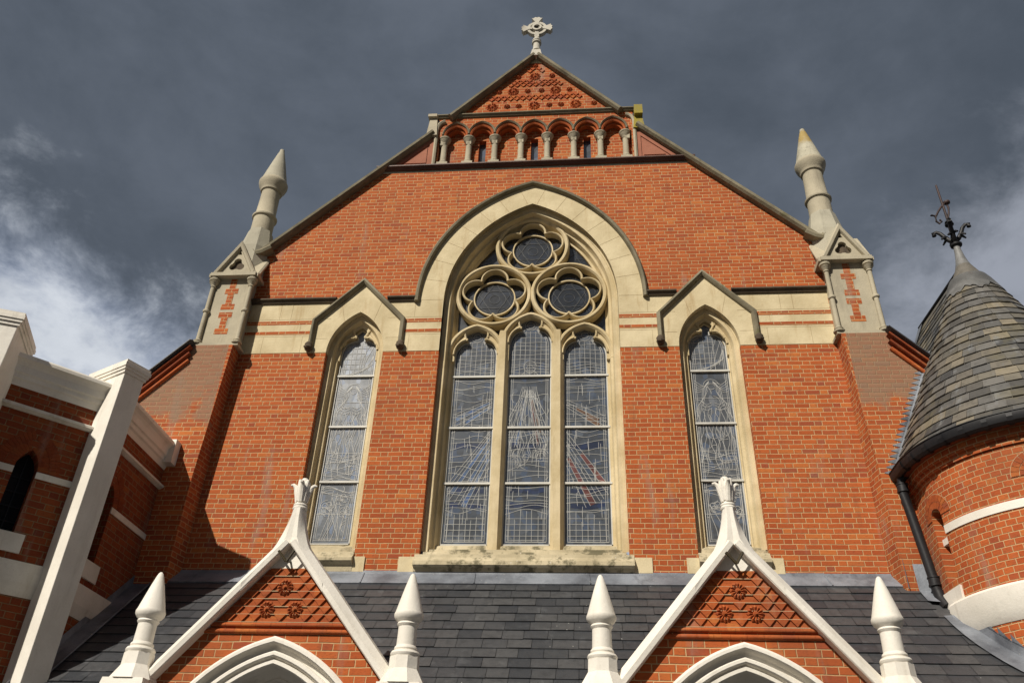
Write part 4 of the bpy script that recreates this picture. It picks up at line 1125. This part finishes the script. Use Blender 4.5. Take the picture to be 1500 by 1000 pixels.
for x in (-.85, 1.015, 3.655): copy_tree(pp_, PO, (x+3.48, 0, 0))

# ================================================================== SIDE BUILDING (left, octagonal)
c2 = Vector((-5.36, -1.99, 0)); LA = 1.36
uA = Vector((math.sqrt(.5), math.sqrt(.5), 0))
c1 = c2 - uA*LA
SB = thing('side_building', 'low octagonal brick wing at the left with tall cream piers and dark pointed windows', 'building', (-6.8, -1.2, 0))
def frame(o, u):
    """local x along u (left to right seen from outside), local y inwards, local z up"""
    inn = Vector((-u.y, u.x, 0))
    X = Matrix((u, inn, Vector((0, 0, 1)))).transposed().to_4x4(); X.translation = o; return X
u0 = Vector((1, 0, 0)); cC = c1 - u0*1.36; um = Vector((math.sqrt(.5), -math.sqrt(.5), 0)); cD = cC - um*1.36
walls = [('B', frame(c2, Vector((0, 1, 0))), 1.74, .56), ('A', frame(c1, uA), LA, LA-.70), ('C', frame(cC, u0), 1.36, .68), ('D', frame(cD, um), 1.36, .68)]
def voussoirs(mb, w, c, zs, wd, cx, y, nper=9):
    """ring of brick voussoirs round a pointed arch"""
    R = w+c
    a1 = math.acos(c/R)
    for sg in (-1, 1):
        for i in range(nper):
            t0, t1 = a1*(i+.06)/nper, a1*(i+.94)/nper
            P = [(cx+sg*(-c+r*math.cos(t)), zs+r*math.sin(t)) for r, t in ((R, t0), (R+wd, t0), (R+wd, t1), (R, t1))]
            if sg < 0: P = P[::-1]
            mb.poly(P, (), y, .0)
for nm, X, L, wx in walls:
    wo = arch(.125, .16, 5.72, 4.935, 0, 10, wx)
    s_ = MB(); s_.poly([(0, 0), (L, 0), (L, 7.0), (0, 7.0)], [wo], 0, .25)
    W_ = s_.build('wall', 'brick_shaded', SB, X)
    s_ = MB(); s_.poly(arch(.16, .16, 5.72, 4.90, 0, 10, wx), (), .17, .2)
    win = s_.build('window', 'dark', W_, X)
    s_ = MB()
    for z in (5.1, 5.28, 5.46, 5.64): s_.box(wx-.12, wx+.12, .155, .168, z-.006, z+.006)
    s_.box(wx-.006, wx+.006, .15, .167, 4.94, 5.9)
    s_.build('window_leading', 'iron_black', win, X)
    s_ = MB(); s_.poly(arch(.375, .16, 5.72, 5.70, 0, 12, wx, False) + arch(.127, .16, 5.72, 5.70, 0, 12, wx, False)[::-1], (), -.003, .002); s_.build('arch_backing', 'brick_shaded', win, X)
    s_ = MB(); voussoirs(s_, .128, .16, 5.72, .118, wx, -.008); voussoirs(s_, .252, .16, 5.72, .118, wx, -.009, 12); s_.build('window_arch', 'terracotta_dark', win, X)
    s_ = MB(); s_.box(wx-.25, wx+.25, -.03, .2, 4.715, 4.935); s_.build('window_sill', 'white_dirty', win, X)
    for xa, xb in ((.0, wx-.127), (wx+.127, L)):
        s_ = MB(); s_.box(xa, xb, -.014, .02, 5.625, 5.705); s_.build('white_band', 'white_dirty', W_, X)
    s_ = MB(); pr = [(.05, 4.63), (-.035, 4.63), (-.035, 4.40), (-.005, 4.25), (.05, 4.25)]
    yz_prism(s_, 0, L, pr); s_.build('white_band', 'white_dirty', W_, X)
    s_ = MB(); pr = [(.05, 6.47), (-.05, 6.465), (-.07, 6.45), (-.07, 6.42), (-.02, 6.395), (.05, 6.39)]
    yz_prism(s_, 0, L, pr); s_.build('string_band', 'white_dirty', W_, X)
    s_ = MB(); pr = [(.3, 7.10), (-.13, 7.085), (-.145, 7.06), (-.145, 7.02), (-.10, 6.99), (-.075, 6.95), (-.075, 6.86), (-.05, 6.845), (-.05, 6.79), (-.025, 6.77), (-.005, 6.70), (.3, 6.70)]
    yz_prism(s_, 0, L, pr); s_.build('cornice', 'white', W_, X)
s_ = MB(); s_.box(-5.36, -5.20, -.46, -.305, 6.76, 7.13); s_.build('cornice_end', 'white', SB)
def pier(cc, az, ex=0.):
    u = Vector((math.sin(rad(az)), math.cos(rad(az)), 0)); s = Vector((-u.y, u.x, 0))   # u outward
    X = Matrix((s*-1, u*-1, Vector((0, 0, 1)))).transposed().to_4x4(); X.translation = cc + u*ex
    s_ = MB(); s_.box(-.15, .15, -.30, .46, 0, 7.23)
    P_ = s_.build('pier', 'white', SB, X)
    s_ = MB()
    for z, a in ((7.20, .018), (7.245, .035), (7.285, .048), (7.33, .036)):
        s_.box(-.15-a, .15+a, -.30-a, .46+a, z, z+.052)
    s_.frustum(0, .04, 7.382, .1, 7.42, .02)
    s_.build('pier_cap', 'white', P_, X)
    bv = P_.modifiers.new('edge', 'BEVEL'); bv.width = .008; bv.segments = 2; bv.limit_method = 'ANGLE'
pier(c2, 117); pier(c1, 157.5, .20); pier(cC, 202.5)
s_ = MB()
cen = Vector((c1.x-.68, -2.02+.68, 7.75)); ring = [Vector((-5.30, -.2, 6.98)), Vector((c2.x, c2.y, 6.98)), Vector((c1.x, c1.y, 6.98)), Vector((cC.x, cC.y, 6.98)), Vector((cD.x, cD.y, 6.98)), Vector((cD.x, -.2, 6.98))]
s_.add([cen - Vector((0,0,.4))] + ring, [(0, i, i+1) for i in range(1, 6)]); s_.build('roof', 'lead', SB)

# ================================================================== ROUND TURRET (right)
tx, ty, TR = TC
TU = thing('round_turret', 'round brick turret at the right with conical slate roof, black gutter and iron finial', 'turret', (tx, ty, 0))
def cylp(az, R, z): return (tx+R*math.sin(rad(az)), ty-R*math.cos(rad(az)), z)
def curved_wall(R, T, z0, z1, holes, name, mat):
    """drum wall with openings: ring segments between hole edges, openings cut by angle/height cells"""
    bm_w = MB(); az = [-90+i*2.5 for i in range(73)]
    for hz, hw_, a, b_ in holes: az += [hz-hw_, hz+hw_, hz-hw_*.5, hz, hz+hw_*.5, hz-hw_*.85, hz+hw_*.85]
    az = sorted(set(round(a, 3) for a in az))
    def cut(a, h):   # opening height range at azimuth a
        hz, hw_, zb, zt = h; t = abs(a-hz)/hw_
        if t > 1.001: return None
        rise = hw_*PI/180*R
        return zb, zt - rise + rise*math.sqrt(max(0, 1-t*t))
    for a, b_ in zip(az[:-1], az[1:]):
        m_ = (a+b_)/2; hs = [h for h in holes if cut(m_, h)]
        if not hs: bm_w.add([cylp(a, R, z0), cylp(b_, R, z0), cylp(b_, R, z1), cylp(a, R, z1)], [(0,1,2,3)])
        else:
            h = hs[0]; ca = cut(a, h) or (h[2], h[3]-h[1]*PI/180*R); cb = cut(b_, h) or (h[2], h[3]-h[1]*PI/180*R)
            bm_w.add([cylp(a, R, z0), cylp(b_, R, z0), cylp(b_, R, cb[0]), cylp(a, R, ca[0])], [(0,1,2,3)])
            bm_w.add([cylp(a, R, ca[1]), cylp(b_, R, cb[1]), cylp(b_, R, z1), cylp(a, R, z1)], [(0,1,2,3)])
            bm_w.add([cylp(a, R, ca[1]), cylp(b_, R, cb[1]), cylp(b_, R-T, cb[1]), cylp(a, R-T, ca[1])], [(0,1,2,3)])
            bm_w.add([cylp(a, R, ca[0]), cylp(b_, R, cb[0]), cylp(b_, R-T, cb[0]), cylp(a, R-T, ca[0])], [(0,1,2,3)])
            bm_w.add([cylp(a, R-T*.98, ca[0]), cylp(b_, R-T*.98, cb[0]), cylp(b_, R-T*.98, cb[1]), cylp(a, R-T*.98, ca[1])], [(0,1,2,3)]); bm_w.mi[-1] = 1
    for hz, hw_, zb, zt in holes:
        for sg in (-1, 1):
            a = hz+sg*hw_; zz = zt-hw_*PI/180*R
            bm_w.add([cylp(a, R, zb), cylp(a, R-T, zb), cylp(a, R-T, zz), cylp(a, R, zz)], [(0,1,2,3)])
    return bm_w
hol = [(-82, 4.6, 4.95, 5.86), (-24.5, 4.6, 4.95, 5.98), (32, 4.6, 4.95, 5.98)]
s_ = curved_wall(TR, .22, 0, 6.42, hol, '', '')
for sg in (-1, 1): s_.add([(tx+sg*TR, ty, 0), (tx+sg*TR, .6, 0), (tx+sg*TR, .6, 6.42), (tx+sg*TR, ty, 6.42)], [(0,1,2,3)])
TW = s_.build('wall', ['brick_turret', 'dark'], TU)
def ringband(mat, name, prof, a0=-90, a1=90, back=True, parent=TU, gaps=()):
    """prof: (radius, z) closed loop swept round the half-drum and along its straight sides"""
    s_ = MB(); st = [a0+(a1-a0)*i/48 for i in range(49)]
    rows = [[cylp(a, r, z) for r, z in prof] for a in st]
    if back and a0 == -90: rows = [[(tx-r, -.31, z) for r, z in prof]] + rows
    if back and a1 == 90: rows = rows + [[(tx+r, -.31, z) for r, z in prof]]
    m_ = len(prof); vs = [p for r in rows for p in r]
    s_.add(vs, [(i*m_+k, i*m_+(k+1) % m_, (i+1)*m_+(k+1) % m_, (i+1)*m_+k) for i in range(len(rows)-1) for k in range(m_)] + [tuple(range(m_)), tuple((len(rows)-1)*m_+k for k in range(m_))])
    return s_.build(name, mat, parent, smooth=35)
for a0, a1 in ((-77.2, -29.3), (-19.7, 27), (37, 90)):
    ringband('white', 'white_band', [(TR-.03, 5.50), (TR+.012, 5.50), (TR+.012, 5.60), (TR-.03, 5.60)], a0, a1, parent=TW)
s_ = MB(); s_.add([cylp(a, r, z) for z in (5.42, 5.50) for a, r in ((-87, TR-.2), (-87, TR-.06), (-77.5, TR-.06), (-77.5, TR-.2))], [(0,1,2,3),(4,5,6,7),(0,1,5,4),(1,2,6,5),(2,3,7,6)]); s_.build('window_ledge', 'white', TW)
ringband('white', 'white_plinth_band', [(TR-.05, 4.30), (TR+.008, 4.30), (TR+.075, 4.42), (TR+.075, 4.66), (TR+.05, 4.69), (TR-.05, 4.70)], -86, 90, parent=TW)
s_ = MB(); s_.add([cylp(a, r, z) for z in (4.66, 4.86) for a, r in ((-93, TR-.02), (-93, TR+.03), (-76, TR+.03), (-76, TR-.02))], [(0,1,2,3),(4,5,6,7),(0,1,5,4),(1,2,6,5),(2,3,7,6),(3,0,4,7)]); s_.build('window_sill', 'white', TW)
ringband('brick_turret', 'corbel_course', [(TR-.03, 6.265), (TR+.028, 6.265), (TR+.028, 6.34), (TR-.03, 6.34)], parent=TW)
ringband('brick_turret', 'corbel_course', [(TR-.03, 6.342), (TR+.062, 6.342), (TR+.062, 6.46), (TR-.03, 6.46)], parent=TW)
ringband('brick_shaded', 'eaves_soffit', [(TR-.05, 6.462), (TR+.13, 6.462), (TR+.13, 6.50), (TR-.05, 6.50)], parent=TW)
# brick arches over the slit windows
for hz, zt in ((-82, 5.86), (-24.5, 5.98), (32, 5.98)):
    zc = zt-4.6*PI/180*TR; r0 = 4.6*PI/180*TR
    s_ = MB(); mo = MB()
    def cm(sx_, z, up): return cylp(hz+math.degrees(sx_/TR), TR+up, z)
    for ring_, (ra, rb, n_) in enumerate(((r0+.004, r0+.088, 9), (r0+.094, r0+.18, 13))):
        for i in range(n_):
            t0, t1 = PI*(i+.05)/n_, PI*(i+.95)/n_
            P = [cm(r*math.cos(t), zc+r*math.sin(t), u_) for u_ in (.009, -.01) for r, t in ((ra, t0), (rb, t0), (rb, t1), (ra, t1))]
            s_.add(P, [(0,1,2,3),(0,1,5,4),(1,2,6,5),(2,3,7,6),(3,0,4,7)])
    for i in range(24):
        t0, t1 = PI*i/24, PI*(i+1)/24
        mo.add([cm(r*math.cos(t), zc+r*math.sin(t), .004) for r, t in ((r0, t0), (r0+.186, t0), (r0+.186, t1), (r0, t1))], [(0,1,2,3)])
    A_ = mo.build('window_arch', 'mortar', TW); s_.build('voussoirs', 'terracotta', A_)
# gutter with brackets
gut = [(TR+.10, 6.56), (TR+.105, 6.50), (TR+.14, 6.455), (TR+.185, 6.445), (TR+.225, 6.47), (TR+.245, 6.52), (TR+.245, 6.57), (TR+.255, 6.575), (TR+.255, 6.585), (TR+.235, 6.585), (TR+.232, 6.53), (TR+.18, 6.48), (TR+.125, 6.51), (TR+.12, 6.56)]
GU = ringband('iron_black', 'gutter', gut)
for i in range(19):
    a = -86+i*9.5
    s_ = MB(); pr = [(r+.012*(1 if r > TR+.15 else -1), z-.01) for r, z in gut[:8]]
    vs = [cylp(a+d, r, z) for d in (-1.1, 1.1) for r, z in pr] ; k = len(pr)
    s_.add(vs, [(j, j+1, k+j+1, k+j) for j in range(k-1)]); s_.build('gutter_bracket', 'iron_black', GU)
# conical roof: stadium plan, ridge running back
apx = Vector((6.73, -.60, 10.10)); HS = (9.80-6.555)/(10.10-6.555); RB = 1.60; ZE = 6.555
def roof_pt(s, h, up=0.):
    """s: arc parameter in degrees (-90..90 round the front; beyond that metres*100 straight back), h 0..1 up"""
    r = RB*(1-h) + .02*h; z = ZE+(apx.z-ZE)*h
    nrm = .895; r += up*nrm; z += up*.445
    cx_ = tx + (apx.x-tx)*h; cy_2 = ty + (apx.y-ty)*h
    if abs(s) > 90.001:
        t = (abs(s)-90)/100; h2 = min(1, h/HS); rs = RB*(1-h2) + up*nrm + .004
        if h > HS: z = ZE+(apx.z-ZE)*HS + up*.445
        sg_ = -1 if s < 0 else 1; cx_ = tx + (apx.x-tx-.10)*h2
        return (cx_+sg_*(rs+.06*t*h2), cy_2+t, z)
    return (cx_+r*math.sin(rad(s)), cy_2-r*math.cos(rad(s)), z)
s_ = MB(); S_ = [-240, -90.01, -90] + [-90+i*6 for i in range(1, 30)] + [90, 90.01, 240]
for a, b_ in zip(S_[:-1], S_[1:]):
    for i in range(8): s_.add([roof_pt(a, i/8), roof_pt(b_, i/8), roof_pt(b_, (i+1)/8), roof_pt(a, (i+1)/8)], [(0,1,2,3)])
bk = [roof_pt(-240, 0), roof_pt(-240, HS), roof_pt(240, HS), roof_pt(240, 0)]; s_.add(bk, [(0,1,2,3)])
CRF = s_.build('cone_roof', 'slate_old', TU)
s_ = MB(); NR = 23
for i in range(NR):
    h0, h1 = i/NR*.90, (i+1)/NR*.90+.006
    r = RB*(1-h0)
    # front arc
    w = .215 if i < 12 else .185; n_ = max(6, int(round(PI*r/w))); off = .5 if i % 2 else 0
    if h0 > .78: n_ = 1
    edges = [-90+180*(j+off+random.uniform(-.12,.12))/n_ for j in range(-1, n_+1)]
    edges = [-90] + [e for e in edges if -88 < e < 88] + [90]
    for a, b_ in (zip(edges[:-1], edges[1:]) if h0 < .775 else ()):
        g_ = .0022/max(r, .12)*57.3; u_ = .021+random.uniform(-.003,.006); k = max(1, int((b_-a)/9)); dz = random.uniform(-.0015,.0015)
        aa = [a+g_+(b_-a-2*g_)*j/k for j in range(k+1)]
        V = [roof_pt(q, h0+dz, u_) for q in aa] + [roof_pt(q, h1, .003) for q in aa] + [roof_pt(q, h0+dz, u_-.016) for q in aa]; m_ = k+1
        s_.add(V, [(j, j+1, m_+j+1, m_+j) for j in range(k)] + [(2*m_+j, 2*m_+j+1, j+1, j) for j in range(k)])
    for sg in (-1, 1):
        x = 0 if i % 2 else -.12
        while x < 1.48:
            a, b_ = max(x, 0)+.002, min(x+.24, 1.5)-.002; u_ = .013+random.uniform(-.003,.006)
            if b_-a > .03:
                a += .0002; V = [roof_pt(sg*(90+100*a), h0, u_), roof_pt(sg*(90+100*b_), h0, u_), roof_pt(sg*(90+100*b_), h1, .003), roof_pt(sg*(90+100*a), h1, .003), roof_pt(sg*(90+100*a), h0, u_-.01), roof_pt(sg*(90+100*b_), h0, u_-.01)]
                s_.add(V, [(0,1,2,3),(4,5,1,0)])
            x += .24
s_.build('roof_slates', 'slate_old', CRF, merge=False)
# lead cap, ridge and verge
s_ = MB(); n_ = 40
rows = [(.755, .028), (.79, .032), (.83, .036), (.86, .03)]
V = []
for h, u_ in rows:
    for j in range(n_+1):
        a = -90+180*j/n_; hh = h + (.008*math.sin(j*1.7)+.014*math.sin(j*.6) if h == .755 else 0)
        V.append(roof_pt(a, hh, u_))
s_.add(V, [(i*(n_+1)+j, i*(n_+1)+j+1, (i+1)*(n_+1)+j+1, (i+1)*(n_+1)+j) for i in range(3) for j in range(n_)])
s_.lathe(apx.x-.003, apx.y+.003, [(.225, 9.63), (.17, 9.75), (.125, 9.86), (.092, 9.97), (.068, 10.09), (.052, 10.22), (.046, 10.34)], 24)
LC_ = s_.build('lead_cap', 'lead_light', CRF, smooth=60)
s_ = MB(); s_.tube([roof_pt(-90.1, HS, .02), roof_pt(-242, HS, .02)], .022, 8); s_.build('ridge_roll', 'slate', CRF, smooth=60)
s_ = MB(); s_.add([roof_pt(-236, .30, .026), roof_pt(-243, .30, .026), roof_pt(-243, HS, .026), roof_pt(-226, HS, .026)], [(0,1,2,3)]); s_.build('lead_verge', 'lead', CRF)
# stepped lead flashing where the roof meets the aisle wall
s_ = MB(); hs = [i*.0235 for i in range(25)]
q = [roof_pt(-90-100*(-.335-ty-(apx.y-ty)*h), h, .02) for h in hs]
for a, b_ in zip(q[:-1], q[1:]):
    s_.add([(a[0]+.10, -.40, a[2]+.0), (a[0]-.01, -.312, a[2]), (b_[0]-.01, -.312, b_[2]), (b_[0]+.10, -.40, b_[2])], [(0,1,2,3)])
    s_.add([(a[0]+.02, -.308, a[2]), (a[0]-.11, -.308, a[2]+.04), (b_[0]-.02, -.308, b_[2]), (b_[0]+.02, -.308, b_[2])], [(0,1,2,3)])
s_.build('lead_flashing', 'lead', CRF)
# iron finial
s_ = MB(); fx, fy = apx.x, apx.y
s_.tube([(fx, fy, 10.28), (fx, fy, 10.75)], .032, 10); s_.tube([(fx, fy, 10.7), (fx, fy, 11.62)], .02, 8, lambda t: .021-.006*t)
FI = s_.build('finial', 'iron_rust', TU, smooth=50)
for pr_ in ([(.03, 10.30), (.085, 10.32), (.09, 10.345), (.055, 10.36), (.035, 10.40)], [(.03, 10.73), (.065, 10.75), (.068, 10.765), (.035, 10.775), (.06, 10.80), (.055, 10.82), (.025, 10.84)]):
    s_ = MB(); s_.lathe(fx, fy, pr_, 14); s_.build('collar', 'iron_black', FI, smooth=40)
s_ = MB()
for k in range(4):
    a = rad(90*k-25); dx, dy = math.cos(a), math.sin(a)
    pts = [(fx+dx*r, fy+dy*r, z) for r, z in ((.02, 10.42), (.07, 10.46), (.12, 10.54), (.16, 10.63), (.21, 10.68), (.255, 10.665), (.25, 10.62))]
    s_.tube(pts, .03, 7, lambda t: .042-.020*t if t < .8 else .036)
    for sgn, z_ in ((-1, 10.50), (1, 10.52)):
        ax_, ay_ = -dy*sgn, dx*sgn
        s_.tube([(fx+dx*.09, fy+dy*.09, z_), (fx+dx*.13+ax_*.05, fy+dy*.13+ay_*.05, z_-.01), (fx+dx*.17+ax_*.07, fy+dy*.17+ay_*.07, z_-.05)], .02, 6, lambda t: .03-.016*t)
s_.build('iron_leaves', 'iron_black', FI, smooth=60)
s_ = MB()
def scroll(pts, r): s_.tube([(fx+x, fy, z) for x, z in pts], r, 7)
scroll([(.0, 10.86), (.05, 11.0), (.075, 11.12), (.06, 11.24), (-.02, 11.16), (-.10, 11.05), (-.17, 10.93), (-.18, 10.84), (-.14, 10.79), (-.10, 10.83), (-.12, 10.87)], .017)
s_.lathe(fx+.075, fy, [(.01, 11.19), (.05, 11.215), (.052, 11.25), (.02, 11.275)], 10); scroll([(-.17, 10.95), (-.22, 10.97)], .015); s_.lathe(fx-.225, fy, [(.005, 10.95), (.022, 10.965), (.005, 10.985)], 8)
s_.build('scroll', 'iron_rust', FI, smooth=60)
# downpipe
s_ = MB(); s_.tube([(5.15, -.44, 6.50), (5.10, -.44, 6.44), (5.085, -.44, 6.34), (5.115, -.44, 6.0), (5.17, -.45, 5.4), (5.205, -.455, 5.0), (5.215, -.46, 4.90)], .060, 16)
DP = s_.build('downpipe', 'iron_black', TU, smooth=60)
for z, x in ((6.28, 5.095), (5.02, 5.203)):
    s_ = MB(); s_.lathe(x, -.455 if z < 6 else -.44, [(.062, z-.03), (.078, z-.025), (.078, z-.005), (.071, z), (.071, z+.07), (.079, z+.075), (.079, z+.09), (.060, z+.095)], 16)
    s_.build('pipe_joint', 'iron_black', DP, smooth=40)
s_ = MB(); n_ = 16
P0 = [Vector((5.215, -.46, 4.93)), Vector((5.23, -.475, 4.79)), Vector((5.25, -.56, 4.70))]
s_.tube([P0[0], P0[0].lerp(P0[1], .5), P0[1]], .068, 16); s_.tube([P0[1]+Vector((0,0,.03)), P0[2]], .072, 16)
s_.build('pipe_shoe', 'iron_black', DP, smooth=50)
s_ = MB(); d_ = (P0[2]-P0[1]).normalized(); c_0 = P0[2]+d_*.001; a_ = d_.cross(Vector((0,0,1))).normalized(); b_ = a_.cross(d_)
s_.add([c_0+a_*.06*math.cos(t)+b_*.06*math.sin(t) for t in [2*PI*i/16 for i in range(16)]], [tuple(range(16))]); s_.build('pipe_mouth', 'dark', DP)
